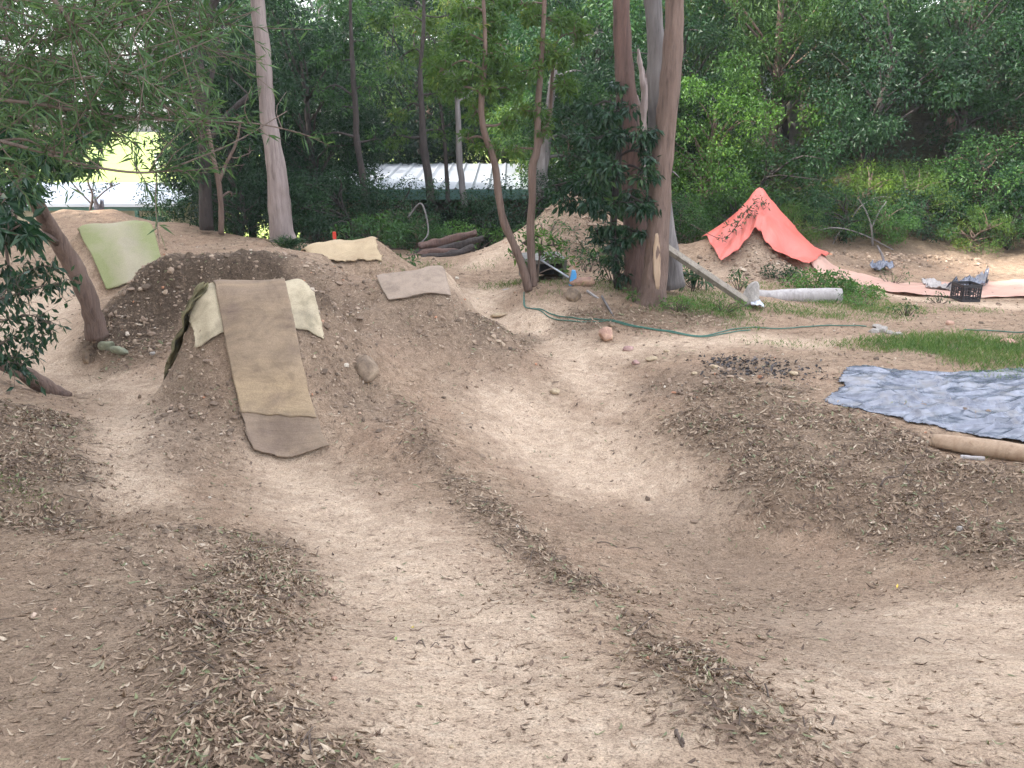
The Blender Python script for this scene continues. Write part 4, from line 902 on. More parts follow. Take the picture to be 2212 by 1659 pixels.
# dark trunks on the left
tree('tree', 'tall dark trunk leaning right behind the left berm', 'tree',
     [[(447, 496, 17, 15), (443, 420, 17, 13.5), (440, 330, 17, 13), (438, 250, 17, 13), (430, 160, 17, 12), (430, 90, 17, 11), (455, 20, 17, 10), (490, -60, 17, 8)], [(438, 240, 17, 7), (460, 150, 17.2, 5), (480, 60, 17.4, 4)], [(440, 320, 17, 6), (490, 250, 17.4, 6), (545, 200, 17.6, 5)]],
     [(380, 70, 17.4, 50), (420, 120, 17.8, 50), (340, 30, 17.2, 50), (480, 40, 18, 55), (520, 110, 18, 50), (500, 170, 18.2, 40), (400, 190, 17.5, 35), (390, 340, 16.8, 40), (420, 370, 16.8, 34), (520, 20, 18.2, 50)],
     M['bark_dark'], M['leaf_dark'], 1500, .10, .036, seed=31, sides=12)
tree('tree', 'thin pale forked stem just right of the tall dark trunk', 'tree',
     [[(478, 505, 16.8, 6.5), (477, 440, 16.8, 6), (472, 395, 16.8, 6), (463, 350, 16.8, 5), (450, 280, 16.9, 4)], [(474, 390, 16.8, 4), (490, 350, 16.9, 3.5), (510, 310, 17, 3), (520, 260, 17, 2)]],
     [(520, 260, 17.2, 30), (540, 330, 17.6, 34), (500, 420, 17.2, 16)], M['bark_brown'], M['leaf_dark'], 1300, .09, .034, seed=32, sides=8)
# slim stems of the mid ground
mids = [([(790, 455, 19.5, 8), (783, 380, 19.5, 7.5), (770, 300, 19.5, 7), (768, 240, 19.5, 6.5), (762, 150, 19.5, 5.5), (758, 60, 19.5, 4), (756, -40, 19.5, 3)], [(730, 230, 19.8, 40), (800, 190, 19.8, 45), (720, 130, 20, 55), (790, 90, 20, 50), (740, 40, 20, 60), (800, 10, 20, 50), (690, 200, 20, 36), (700, 290, 19.6, 22), (810, 300, 19.7, 30)], 'straight dark sapling stem in front of the shed roof, left of the other stems', 'leaf_mid'),
        ([(932, 440, 20, 11), (925, 380, 20, 9), (915, 320, 20, 9), (912, 250, 20, 7), (908, 160, 20, 5), (915, 60, 20, 4), (915, -40, 20, 3)], [(880, 230, 20.5, 45), (950, 200, 20.5, 45), (870, 120, 20.6, 60), (940, 90, 20.6, 60), (900, 20, 20.6, 60), (980, 30, 20.8, 50), (850, 290, 20.2, 36), (950, 280, 20.3, 30), (840, 40, 20.8, 50)], 'forked dark stem with a broad bright crown in front of the shed roof', 'leaf_yellow'),
        ([(968, 440, 20.4, 5), (965, 380, 20.4, 4.5), (960, 300, 20.4, 4), (950, 220, 20.4, 3)], [(960, 240, 20.6, 36), (985, 270, 20.6, 26)], 'very thin stem between the forked stem and the pale one', 'leaf_dark'),
        ([(1004, 450, 20.2, 8), (998, 400, 20.2, 7), (992, 340, 20.2, 6.5), (990, 260, 20.2, 6), (984, 170, 20.2, 4)], [(1010, 210, 20.5, 36), (970, 160, 20.6, 40)], 'pale slim stem left of the forked saplings, yellowish bark', 'leaf_yellow'),
        ([(1172, 440, 19.5, 14), (1170, 380, 19.5, 13), (1178, 320, 19.5, 12), (1185, 240, 19.5, 10), (1200, 140, 19.5, 7)], [(1230, 220, 19.8, 50), (1270, 160, 20, 60), (1230, 300, 19.6, 50), (1280, 340, 19.6, 50), (1290, 70, 20, 60), (1190, 180, 20, 40)], 'grey trunk seen behind the right forked sapling', 'leaf_dark')]
for k, (tp, cl, lab, lm) in enumerate(mids):
    tree('slender_tree', lab, 'tree', [tp], cl, M['bark_dark'] if k not in (3, 4) else M['bark_grey'], M[lm], 1200, .11, .036, seed=40+k, sides=9, group='slender trees in front of the shed')
tree('tree', 'broken dead pale tree with jagged tips between the gum trunks', 'tree', [[(1392, 400, 14, 6), (1390, 300, 14, 6), (1392, 200, 14, 8), (1385, 150, 14, 6), (1378, 105, 14, 2)], [(1392, 190, 14, 6), (1402, 150, 14, 4), (1400, 118, 14, 1.5)], [(1390, 250, 14, 4), (1375, 205, 14, 2)]], [], M['bark_pale'], None, 0, 0, 0, seed=50, sides=9, nz=.5)
tree('gum_tree', 'distant pale forked trunk standing above the thicket at the right', 'tree', [[(1716, 330, 24, 11), (1717, 200, 24, 10), (1716, 120, 24, 10), (1724, 60, 24, 8), (1730, -40, 24, 7)], [(1716, 90, 24, 5), (1700, 40, 24, 4), (1690, -30, 24, 3)]], [(1690, -20, 24.5, 50), (1760, -10, 24.6, 50)], M['bark_grey'], M['leaf_mid'], 1000, .12, .04, seed=51, sides=10)

tree('tree', 'small tree with orange autumn leaves far beyond the shed', 'tree', [[(492, 300, 60, 3), (490, 250, 60, 2.5), (490, 200, 60, 1.5)]], [(490, 190, 60, 18), (480, 230, 60, 20), (505, 250, 60, 16)], M['bark_dark'], M['leaf_autumn'], 60, .3, .15, seed=77, sides=6)
# near left: wattle branches hanging into the photo
def wattle():
    rs = np.random.RandomState(61)
    trunk = [(-5.2, 5.2, gz(-5.2, 5.2)-.1, .13), (-5.0, 5.3, 2.5, .11), (-4.6, 5.2, 4.0, .09), (-4.2, 5.0, 5.5, .05)]
    tq = spline(trunk, 16); o_ = tq[0][:3].copy()
    root = tag(empty('wattle_tree', tuple(o_)), 'wattle with thin reaching twigs and long narrow grey green leaves across the upper left', 'tree')
    mb = MB(); mb.tube([q[:3]-o_ for q in tq], [q[3] for q in tq], 12, nz=.1)
    mains = [[(-120, 205, 4.6, 5), (60, 222, 4.5, 4), (210, 245, 4.5, 3.2), (400, 262, 4.5, 2.6), (560, 268, 4.7, 2), (690, 300, 4.9, 1.2)],
             [(-120, 275, 4.2, 5), (60, 320, 4.2, 4), (200, 360, 4.2, 3.2), (330, 372, 4.3, 2.6), (430, 340, 4.4, 2), (520, 300, 4.6, 1.6), (620, 240, 4.8, 1)],
             [(60, -60, 4.4, 6), (140, 30, 4.4, 5), (180, 110, 4.5, 4), (260, 185, 4.6, 3), (340, 220, 4.7, 2.4), (440, 300, 4.9, 1.5)],
             [(-100, 60, 5, 5), (80, 90, 5, 4), (200, 40, 5, 3), (330, 20, 5.2, 2), (420, -20, 5.3, 1.5)],
             [(-100, 120, 4.8, 4), (60, 180, 4.8, 3.5), (170, 130, 4.9, 3), (330, 110, 5, 2.3), (480, 50, 5.2, 1.5), (560, 20, 5.3, 1)],
             [(-100, 330, 4.4, 4), (40, 300, 4.4, 3), (130, 330, 4.4, 2.4), (220, 300, 4.5, 2)],
             [(-100, -20, 5.2, 5), (60, 0, 5.2, 4), (220, -10, 5.3, 3), (400, 60, 5.5, 2), (460, 130, 5.6, 1)],
             ]
    lb = mb; pos = []; dr = []
    for q in mains:
        s3 = spline([(*P(a, b, y), pxr(a, b, y, r)) for a, b, y, r in q], 40)
        lb.tube([k[:3]-o_ for k in s3], [k[3] for k in s3], 6)
        # side twigs with leaves
        dense = .8 if q[0][1] < 250 else .22
        for j in range(3, 40, 1):
            fx = (q[0][0]+(q[-1][0]-q[0][0])*j/40)
            if fx > 430 and rs.rand() < .82: continue
            if rs.rand() > dense: continue
            base = s3[j][:3]-o_
            for _ in range(2):
                tip = base+rs.normal(size=3)*np.array([.13, .16, .13])+np.array([.1, 0, .02])
                tq2 = spline([tuple(base), tuple((base+tip)/2+rs.normal(size=3)*.02), tuple(tip)], 6); lb.tube(tq2, [.0035, .003, .0025, .002, .0018, .0015], 4)
                for kk in range(15):
                    f = rs.rand(); pos.append(base*(1-f)+tip*f); v = (tip-base)/np.linalg.norm(tip-base)*.8+rs.normal(size=3)*.55; dr.append(v)
    # looser sprays filling the upper corner
    for _ in range(330):
        px, py = rs.uniform(-60, 455), rs.uniform(-60, 300)
        if px > 300 and py > 240: continue
        if rs.rand() < (px/455)*.35: continue
        c0 = np.array(P(px, py, rs.uniform(4.2, 6.0)))-o_; ax = rs.normal(size=3)*.12+np.array([.08, 0, -.03]); 
        lb.tube([c0-ax, c0, c0+ax], [.003, .0025, .0015], 4)
        for kk in range(17):
            f = rs.rand()*2-1; pos.append(c0+ax*f); dr.append(ax/np.linalg.norm(ax)*.9+rs.normal(size=3)*.5)
    for _ in range(30):
        px, py = rs.uniform(-60, 200), rs.uniform(300, 420)
        c0 = np.array(P(px, py, rs.uniform(4.6, 6.0)))-o_; ax = rs.normal(size=3)*.1
        if px > 150 and py > 430: continue
        for kk in range(12): pos.append(c0+ax*(rs.rand()*2-1)); dr.append(ax/np.linalg.norm(ax)*.9+rs.normal(size=3)*.5)
    lb.build('trunk', M['twig'], root)
    pos = np.array(pos); n = len(pos); nr = rdir(n, rs); nr[:, 2] += .4
    L = rs.uniform(.05, .10, n); co, f = leaf_quads(pos, np.array(dr), nr, L, L*.13, .1, .1)
    leaf_obj('crown', [(co, f, np.repeat(np.clip(rs.rand(n)*.6+.4*fbm(pos[:, 0]*3, pos[:, 2]*3, 2)+.2, 0, 1), 4))], M['leaf_wattle'], root)
wattle()
tree('broadleaf_tree', 'leaning brown trunk on the left with dark broad leaves at the picture edge', 'tree',
     [[(208, 728, 10.25, 24), (200, 680, 10.2, 20), (180, 620, 10.1, 20), (150, 560, 10.0, 19.5), (115, 505, 9.8, 17), (85, 450, 9.5, 15), (55, 390, 9.2, 14), (10, 300, 8.9, 12), (-60, 180, 8.6, 10)]],
     [(40, 330, 7.8, 60), (110, 330, 8.0, 55), (170, 300, 8.2, 50), (215, 260, 8.4, 45), (60, 250, 8.4, 60), (140, 220, 8.6, 60), (240, 200, 8.8, 45), (20, 420, 7.4, 50), (30, 500, 7.2, 42), (20, 500, 7.0, 50), (20, 590, 7.0, 32), (170, 345, 8.0, 26), (0, 180, 8.5, 60), (90, 150, 9, 60), (-20, 650, 6.9, 30)],
     M['bark_brown'], M['leaf_glossy'], 2600, .13, .046, seed=71, sides=22, nz=.12, down=1.1, up=.5, shell=.4)
def low_tree():
    t_ = tree('broadleaf_tree', 'low rough trunk slanting in at the left edge under a sparse leafy spray', 'tree',
     [[(152, 856, 8.7, 8), (120, 846, 8.7, 15), (80, 824, 8.6, 17), (30, 795, 8.4, 16), (-40, 765, 8.2, 16), (-160, 700, 7.8, 14), (-200, 600, 7.2, 12)]],
     [], M['bark_brown'], None, 0, 0, 0, seed=72, sides=16, nz=.15)
    rs = np.random.RandomState(73); o_ = np.array(t_.location); lb = MB(); pos = []; dr = []
    for q in [[(-200, 640, 7.2, 5), (-60, 650, 5.6, 3.5), (20, 640, 5.4, 2.5), (80, 620, 5.4, 1.8), (140, 610, 5.4, 1)], [(-60, 650, 5.6, 3), (0, 690, 5.5, 2), (60, 680, 5.4, 1.4), (110, 700, 5.4, .8)], [(-160, 700, 7.0, 4), (-30, 745, 5.6, 2.5), (30, 730, 5.5, 1.6), (90, 745, 5.4, .8)], [(0, 640, 5.4, 2), (50, 590, 5.5, 1.4), (110, 570, 5.5, .8)], [(-60, 780, 5.8, 2), (0, 770, 5.6, 1.6), (50, 790, 5.5, .8)]]:
        s3 = spline([(*P(a, b, y), pxr(a, b, y, r)) for a, b, y, r in q], 30); lb.tube([k[:3]-o_ for k in s3], [k[3] for k in s3], 5)
        for j in range(8, 30):
            b0 = s3[j][:3]-o_
            for _ in range(2):
                tip = b0+rs.normal(size=3)*.07+np.array([.04, 0, -.02]); lb.tube([b0, tip], [.002, .0012], 3)
                for f in (.4, .7, 1.): pos.append(b0*(1-f)+tip*f); v = rs.normal(size=3)*.6; v[2] -= .7; dr.append(v)
    lb.build('twig', M['twig'], t_)
    pos = np.array(pos); n = len(pos); nr = rdir(n, rs); nr[:, 1] -= .6
    L = rs.uniform(.045, .075, n); co, f = leaf_quads(pos, np.array(dr), nr, L, L*.42, .1, .12)
    leaf_obj('crown', [(co, f, np.repeat(rs.rand(n)*.7, 4))], M['leaf_glossy'], t_)
low_tree()
tree('sapling', 'spindly bare twigged sapling in front of the left shed roof', 'tree', [[(195, 455, 18.9, 3), (200, 420, 18.9, 2.5), (190, 390, 18.9, 2), (200, 350, 18.9, 1)], [(198, 440, 18.9, 2), (230, 410, 18.9, 1.4), (260, 395, 18.9, 1)], [(197, 440, 18.9, 2), (160, 400, 18.9, 1.2), (140, 370, 18.9, .8)]],
     [(190, 360, 19, 30), (240, 395, 19, 18), (160, 380, 19, 20), (200, 410, 19, 20)], M['twig'], M['leaf_dark'], 500, .08, .03, seed=75, sides=5)

# ------------------------------------------------------------------ prototype forest trees, then copies
PROTO = {}
def proto(key, h0, r, rz, ncl, dens, L, Wd, leafm, bark, seed, kind='tree', tr_=.11, **kw):
    rs = np.random.RandomState(seed); root = empty({'tree': 'forest_tree', 'shrub': 'forest_shrub'}[kind]); mb = MB()
    top = h0+rz*.3
    q = spline([(0, 0, -.3, tr_), (rs.normal()*.15, rs.normal()*.15, top*.4, tr_*.8), (rs.normal()*.3, rs.normal()*.3, top, tr_*.35)], 14)
    mb.tube([k[:3] for k in q], [k[3] for k in q], 9, nz=.1, seed=seed)
    cs = []; rad = []
    for k in range(ncl):
        v = rdir(1, rs)[0]; f = .35+.65*rs.rand()**.5
        c0 = np.array([v[0]*r*f, v[1]*r*f, h0+v[2]*rz*f]); 
        if c0[2] < .12: c0[2] = .15+rs.rand()*.3
        cs.append(c0); rad.append(r*rs.uniform(.24, .42))
        if k % 2 == 0:
            j = int(np.clip(c0[2]/top*.75*13, 1, 12)); limb(mb, q[j][:3], c0, .03, .008, rs, n=6, sides=5)
    mb.build('trunk', bark, root)
    leaf_obj('crown', [leafy(cs, rad, dens, L, Wd, rs, **kw)], leafm, root)
    PROTO[key] = [root, h0, r, False]
proto('tallA', 4.2, 2.1, 2.6, 60, 850, .115, .042, M['leaf_dark'], M['bark_dark'], 101, up=.6)
proto('tallB', 4.4, 2.0, 2.8, 60, 850, .12, .034, M['leaf_mid'], M['bark_grey'], 102, down=.5)
proto('tallC', 4.0, 2.0, 2.4, 55, 850, .11, .03, M['leaf_yellow'], M['bark_brown'], 103, down=.6)
proto('midA', 2.3, 1.7, 1.9, 46, 900, .09, .036, M['leaf_dark'], M['bark_dark'], 104)
proto('midB', 2.3, 1.7, 1.8, 46, 900, .09, .04, M['leaf_mid'], M['bark_brown'], 105, up=.9)
proto('bushA', .85, 1.3, .95, 34, 900, .075, .03, M['leaf_dark'], M['bark_dark'], 106, 'shrub', .04)
proto('bushB', .8, 1.3, .9, 34, 900, .07, .034, M['leaf_mid'], M['bark_brown'], 107, 'shrub', .04, up=.9)
proto('bushC', .75, 1.2, .8, 30, 1000, .085, .02, M['leaf_yellow'], M['bark_brown'], 108, 'shrub', .03, down=.2)
prs = np.random.RandomState(5)
def place(key, x, y, s, label, group, sz=1., dz=0.):
    pr = PROTO[key]; src = pr[0]
    o = src if not pr[3] else copy_tree(src); pr[3] = True
    z = gz(x, y) if y < 60 else (-3.0)
    o.location = (x, y, z+dz); o.rotation_euler = (0, 0, prs.uniform(0, 6.28)); o.scale = (s, s, s*sz)
    pal = [(.62, .68, .78), (.8, .86, .85), (1, 1, 1), (1.15, 1.15, .95), (1.45, 1.35, .85), (1.0, 1.08, 1.15)]
    if (key[:4] == 'bush' and x < 2) or (x < -4 and y < 24): pal = pal[:2]  # darker tints put the deep shade of these crowns into leaf colour
    if y > 22 and x > -2: pal = [(1, 1.02, 1.05), (1.2, 1.2, 1.1), (1.5, 1.4, 1.0), (1.35, 1.4, 1.3), (.85, .9, .95)]  # paler tints put the haze of the upper slope into leaf colour
    cc = pal[prs.randint(len(pal))]
    for ch in o.children:
        if ch.name.startswith('crown'): ch.color = (*cc, 1)
    tag(o, label, 'shrub' if key.startswith('bush') else 'tree', group); return o
LK = dict(shade='tall shade tree', tallA='dense dark green tree', tallB='grey trunked mid green tree', tallC='lighter yellow green tree', midA='dark leafy small tree', midB='bright leafy small tree', bushA='dark green bush', bushB='mid green bush', bushC='feathery yellow green bush')
def where(x, y):
    v = x/y*FPX*1.0+1106
    if v < 350: return 'at the far left behind the berm'
    if v < 700: return 'behind the pale gum trunk on the left'
    if v < 1000: return 'around the ribbed roof shed'
    if v < 1350: return 'behind the forked saplings'
    if v < 1560: return 'behind the twin gum trunks'
    if v < 1780: return 'behind the orange tarp mound'
    if v < 2000: return 'right of the orange tarp'
    return 'in the thicket behind the milk crate'
def fill(rows, rank):
    for (key, x, y, s) in rows:
        place(key, x, y, s, LK[key]+' '+rank+' '+where(x, y), 'trees and bushes of the thicket '+where(x, y))
def row(y, x0, x1, step, keys, s0, s1, jy=.5):
    out = []; x = x0
    while x < x1:
        out.append((keys[prs.randint(len(keys))], x+prs.uniform(-.25, .25)*step, y+prs.uniform(-jy, jy), prs.uniform(s0, s1))); x += step
    return out
fill(row(18.7, 2.6, 15, 1.45, ['bushA', 'bushB', 'bushA', 'bushC'], .75, 1.1, .35), 'in the front rank')
fill(row(20.0, 2.2, 17, 1.9, ['midA', 'midB', 'midA', 'bushC'], .8, 1.1, .4), 'in the second rank')
fill(row(22.3, 1.6, 20, 2.2, ['midB', 'midA', 'tallA', 'tallC'], .95, 1.2, .6), 'in the middle rank')
fill(row(25.5, 2.0, 23, 2.6, ['tallB', 'tallA', 'tallC', 'tallB'], .95, 1.2, .8), 'in the upper rank')
fill(row(30, 3, 27, 3.2, ['tallB', 'tallA', 'tallB', 'tallC'], 1.1, 1.4, 1), 'in the rearmost rank')
fill([(['bushA', 'bushB', 'bushA', 'bushC'][k % 4], x, y, s) for k, (x, y, s) in enumerate([(2.5, 16.9, .55), (3.3, 17.3, .6), (4.3, 17.6, .6), (5.6, 17.5, .55), (6.5, 17.8, .6), (7.3, 17.6, .5), (8.2, 17.9, .6), (9.1, 17.5, .55), (10.0, 17.8, .65), (10.9, 17.5, .6), (11.8, 17.8, .7), (7.8, 18.6, .8), (9.6, 18.5, .8), (11.2, 18.6, .8)])], 'lowest down')
# left and middle background
fill([('bushA', -5.6, 17.9, .8), ('bushA', -3.6, 18.2, .9), ('bushA', -2.3, 18.6, .85), ('bushB', -1.9, 17.6, .45), ('bushA', -.6, 19.2, .75), ('bushA', .5, 18.9, .9), ('bushB', 1.5, 18.9, .9), ('bushA', -4.6, 18.6, .95)], 'in the front rank')
fill([('midA', -5.9, 19.4, .85), ('midA', -7.4, 21.6, .8), ('bushA', 1.4, 20.6, .9), ('midA', 2.3, 20.2, 1.0)], 'in the second rank')
fill([('tallA', -4.7, 20.9, .95), ('tallA', -6.3, 21.6, 1.0), ('tallA', -13.2, 22.6, 1.0), ('midA', -13.4, 20.5, .9), ('tallA', -7.0, 26.8, 1.15), ('tallA', -3.5, 30, 1.4), ('tallC', -2.8, 33, 1.6), ('tallB', .2, 31, 1.5), ('tallA', 2.2, 29, 1.4), ('tallA', 2.6, 23.6, 1.2)], 'in the middle rank')
fill([('tallB', -6.5, 36, 1.9), ('tallB', 3, 36, 1.8), ('tallC', -1, 40, 2.0), ('tallA', 7, 38, 1.9), ('tallB', 12, 40, 1.8), ('tallC', 5, 46, 2.2)], 'in the rearmost rank')
for k in range(15):
    key = ['tallA', 'tallB', 'tallA', 'tallC'][k % 4]
    place(key, -92+k*9.5+prs.uniform(-2, 2), 152+prs.uniform(-4, 6), prs.uniform(3.0, 4.2), 'distant tree in the line beyond the bright playing field', 'distant trees beyond the playing field')
# shade trees standing outside the photo, a tall stand left of the viewer
proto('shade', 7.0, 2.1, 4.8, 120, 520, .2, .08, M['leaf_dark'], M['bark_dark'], 120, tr_=.16)
for k, (x, y, s) in enumerate([(-10, -5.2, 2.0), (-11, -1.6, 2.05), (-9.8, 1.8, 2.0), (-11, 5.0, 2.0), (-10.3, 8.0, 1.75), (-14, -3.4, 2.1), (-14.2, 0.2, 2.1), (-14, 3.6, 2.1), (-14.5, 7, 1.9), (-10, -9, 2.0), (-14, -7.4, 2.1), (-13.8, 11.0, 1.7), (-14.6, 14.4, 1.6)]):
    place('shade', x, y, s, 'tall dense shade tree standing left of the viewer beyond the picture edge', 'shade trees beyond the left edge')
place('midA', -11.8, 12.8, 2.0, 'tall dense shade tree standing left of the viewer beyond the picture edge', 'shade trees beyond the left edge')
HAZE = .0007
# ------------------------------------------------------------------ ground cover
def blades(pts, hgt, wd, rs, lean=.5):
    n = len(pts); d = rdir(n, rs)*lean; d[:, 2] = 1; nr = rdir(n, rs); nr[:, 2] *= .2
    L = hgt*rs.uniform(.5, 1.2, n)
    return (*leaf_quads(pts, d, nr, L, wd, .25, .05), np.repeat(np.clip(rs.rand(n)*.7+.3*fbm(pts[:, 0]*3, pts[:, 1]*3, 2)+.15, 0, 1), 4))
def scatter(spots, per, rs):
    out = []
    for (px, py, r, k) in spots:
        x, y = gp_base(px, py); n = int(per*k*r*r); a = rs.uniform(0, 6.283, n); q = r*np.sqrt(rs.rand(n))*rs.uniform(.7, 1.1, n)
        out.append(np.c_[x+np.cos(a)*q*1.6, y+np.sin(a)*q])
    p = np.concatenate(out); return np.c_[p, ground_z(p[:, 0], p[:, 1])-.005]
rs = np.random.RandomState(91)
gspots = [(1460, 668, .35, 1), (1530, 672, .4, 1), (1500, 655, .3, 1), (1590, 690, .25, .8), (1600, 712, .2, .6), (1680, 668, .4, 1), (1760, 680, .3, .9), (1850, 665, .5, 1), (1790, 650, .4, 1), (1920, 672, .45, .8), (1880, 690, .4, .5),
          (1900, 745, .4, 1), (1980, 742, .5, 1.1), (2060, 748, .5, 1.2), (2130, 760, .5, 1.2), (2190, 775, .5, 1.2), (2040, 728, .35, .9), (2240, 800, .5, 1), (2200, 745, .4, .8), (1950, 760, .3, .6), (1720, 745, .3, .25), (1640, 740, .25, .15), (2100, 672, .3, .4),
          (1080, 618, .25, .6), (1120, 612, .25, .8), (1250, 612, .4, .6), (1050, 575, .3, .2), (920, 580, .35, .5), (860, 590, .2, .3), (1185, 640, .2, .3), (1340, 630, .3, .7), (1550, 640, .4, .8), (1640, 620, .3, .6), (1840, 640, .4, .8)]
leaf = blades(scatter(gspots, 4600, rs), .105, .0065, rs, .75)
g2 = blades(scatter([(1980, 742, .4, 1), (2060, 750, .45, 1), (2130, 765, .45, 1), (2200, 780, .5, 1), (1520, 660, .3, 1), (2020, 732, .3, .6)], 1500, rs), .19, .007, rs, .55)
tag(leaf_obj('grass', [leaf, g2], M['grass']), kind='stuff')
tag(leaf_obj('grass', [blades(scatter([(50, 1070, .12, 1), (75, 1095, .1, 1), (20, 1040, .12, .7), (560, 1185, .08, .3), (1500, 870, .05, .3), (2120, 985, .06, .5), (590, 505, .3, 0)], 5000, rs), .05, .005, rs, .9)], M['grass']), kind='stuff')
# strappy clump at the foot of the pale gum
def tuft(px, py, Y, n, h, wd, label, mat='leaf_dark', cat='plant', name='strappy_plant', lean=.9):
    v = P(px, py, Y); v.z = gz(v.x, v.y); root = v; p = rs.normal(size=(n, 3))*np.array([.08, .08, 0]); d = rdir(n, rs)*lean; d[:, 2] = 1
    nr = rdir(n, rs); nr[:, 2] *= .2; L = h*rs.uniform(.6, 1.1, n); parts = []
    # two segments per blade for the arch
    dn = d/np.linalg.norm(d, axis=1)[:, None]; co, f = leaf_quads(p, d, nr, L, wd, .35, .05)
    o = leaf_obj(name, [(co, f, np.repeat(rs.rand(n), 4))], M[mat]); o.location = v; return tag(o, label, cat)
tuft(625, 532, 15.9, 170, .5, .016, 'strappy grass-like clump at the foot of the pale gum trunk', lean=1.1)
tuft(655, 538, 15.8, 90, .42, .014, 'smaller strappy clump right of the pale gum trunk', lean=1.2)
# leafy weeds: (px, py, Y, width, height, label)
def weed(px, py, Y, r, h, dens, L, Wd, mat, label, name='leafy_weed', cat='plant', ncl=9, kind=None):
    v = P(px, py, Y); v.z = gz(v.x, v.y); cs = [np.array([rs.uniform(-1, 1)*r, rs.uniform(-1, 1)*r*.7, h*rs.uniform(.25, .9)]) for _ in range(ncl)]
    root = tag(empty(name, v), label, cat); mb = MB()
    for c0 in cs: limb(mb, (c0[0]*.2, c0[1]*.2, -.02), c0, .008, .003, rs, n=5, sides=4)
    mb.build('stem', M['twig'], root)
    leaf_obj('foliage', [leafy(cs, [max(.08, r*.35)]*ncl, dens, L, Wd, rs, up=1.0, flat=.6)], M[mat], root)
weed(1760, 612, 13.7, .45, .28, 2200, .055, .028, 'leaf_fresh', 'low leafy ground creeper left of centre behind the grey log', ncl=16)
weed(1840, 628, 13.6, .45, .25, 2200, .055, .028, 'leaf_fresh', 'low leafy creeper sprawling past the right end of the grey log', ncl=16)
weed(1700, 600, 14.2, .35, .2, 2000, .05, .026, 'leaf_dark', 'low creeper at the right foot of the orange tarp mound', ncl=12)
weed(1600, 600, 13.4, .22, .38, 1500, .07, .025, 'leaf_mid', 'leafy weed standing between the beam and the orange tarp mound')
weed(1505, 600, 13.2, .3, .35, 1500, .10, .028, 'leaf_mid', 'bushy weed with long leaves under the leaning beam')
weed(1500, 570, 13.0, .16, .35, 700, .17, .06, 'leaf_glossy', 'large leaved dark plant above the leaning beam', ncl=6)
weed(1960, 672, 12.0, .2, .22, 1500, .05, .02, 'leaf_mid', 'small weed on the dirt left of the milk crate')
weed(1870, 655, 12.6, .35, .25, 1400, .06, .02, 'leaf_fresh', 'weed clump right of the grey log end')
weed(1560, 668, 11.9, .3, .2, 1500, .05, .018, 'leaf_fresh', 'soft green weed patch below the foot of the leaning beam', ncl=12)
weed(1470, 668, 11.6, .28, .18, 1500, .05, .018, 'leaf_fresh', 'soft green weed patch right of the brown gum base', ncl=10)
weed(1180, 470, 15.6, .5, .35, 500, .08, .03, 'leaf_mid', 'thin weeds climbing the left shoulder of the sandy mound', ncl=8)
weed(1300, 520, 15.0, .6, .6, 700, .08, .03, 'leaf_dark', 'dark undergrowth covering the right side of the sandy mound', ncl=16)
weed(1475, 650, 11.6, .1, .16, 1400, .05, .02, 'leaf_fresh', 'small bright weed at the right foot of the brown gum trunk')
weed(1372, 638, 11.9, .1, .2, 1500, .06, .02, 'leaf_fresh', 'small weed sprouting between the two gum trunk bases')
weed(1930, 600, 14.9, .25, .3, 900, .06, .018, 'leaf_mid', 'scrawny weed in front of the pale orange sheet')
weed(2030, 655, 13.0, .2, .15, 900, .05, .018, 'leaf_mid', 'low weed left of the milk crate')
weed(1330, 590, 13.0, .4, .5, 1500, .07, .028, 'leaf_dark', 'dark weed bank at the foot of the mound behind the gum trunks', ncl=14)
weed(1270, 570, 14.2, .4, .5, 700, .08, .03, 'leaf_mid', 'loose weeds on the face of the sandy mound', ncl=10)
weed(860, 570, 14.6, .35, .4, 1300, .09, .03, 'leaf_mid', 'bush trailing beside the fallen log heap', ncl=12)
weed(800, 500, 16.6, .6, .7, 1100, .10, .034, 'leaf_mid', 'bright leaved bush behind the sand coloured carpet', ncl=20)
weed(1020, 470, 17.8, .7, .6, 900, .09, .03, 'leaf_fresh', 'light green low branches above the fallen log heap', ncl=16)
# bare arching canes at the thicket edge on the right
def cane(pts, label):
    q = spline([(*P(a, b, y), pxr(a, b, y, r)) for a, b, y, r in pts], 24); mb = MB(); mb.tube([k[:3] for k in q], [k[3] for k in q], 5); tag(recenter(mb.build('bare_branch', M['bark_grey'])), label, 'branch', 'bare branches at the thicket edge')
cane([(1745, 505, 17.2, 1.3), (1800, 492, 17.2, 1.3), (1860, 505, 17.2, 1.3), (1930, 540, 17.0, 1.3)], 'bare pale cane arching over the bank right of the orange tarp')
cane([(1885, 530, 17.3, 2.6), (1882, 490, 17.3, 2.2), (1870, 455, 17.4, 1.6), (1855, 430, 17.4, 1)], 'forked bare white sapling stem at the thicket edge')
cane([(1884, 490, 17.3, 1.8), (1898, 460, 17.4, 1.4), (1915, 435, 17.5, .9)], 'right fork of the bare white stem at the thicket edge')
cane([(1905, 590, 16.2, 3), (1908, 560, 16.2, 3), (1895, 530, 16.3, 2)], 'short bare root standing by the black plastic scrap')
cane([(1440, 365, 12.1, 2), (1455, 372, 12.0, 1.8), (1467, 383, 11.9, 1.2)], 'short pale broken stick poking from the brown gum trunk')
cane([(880, 470, 17.2, 2), (910, 440, 17.2, 2), (925, 500, 17.0, 1.6), (905, 530, 16.8, 1.4)], 'tangled bare twig hanging left of the log heap')
cane([(1300, 640, 12.0, 3), (1330, 690, 11.4, 2), (1345, 700, 11.2, 1)], 'thin crooked stick on the litter under the gum trunks')

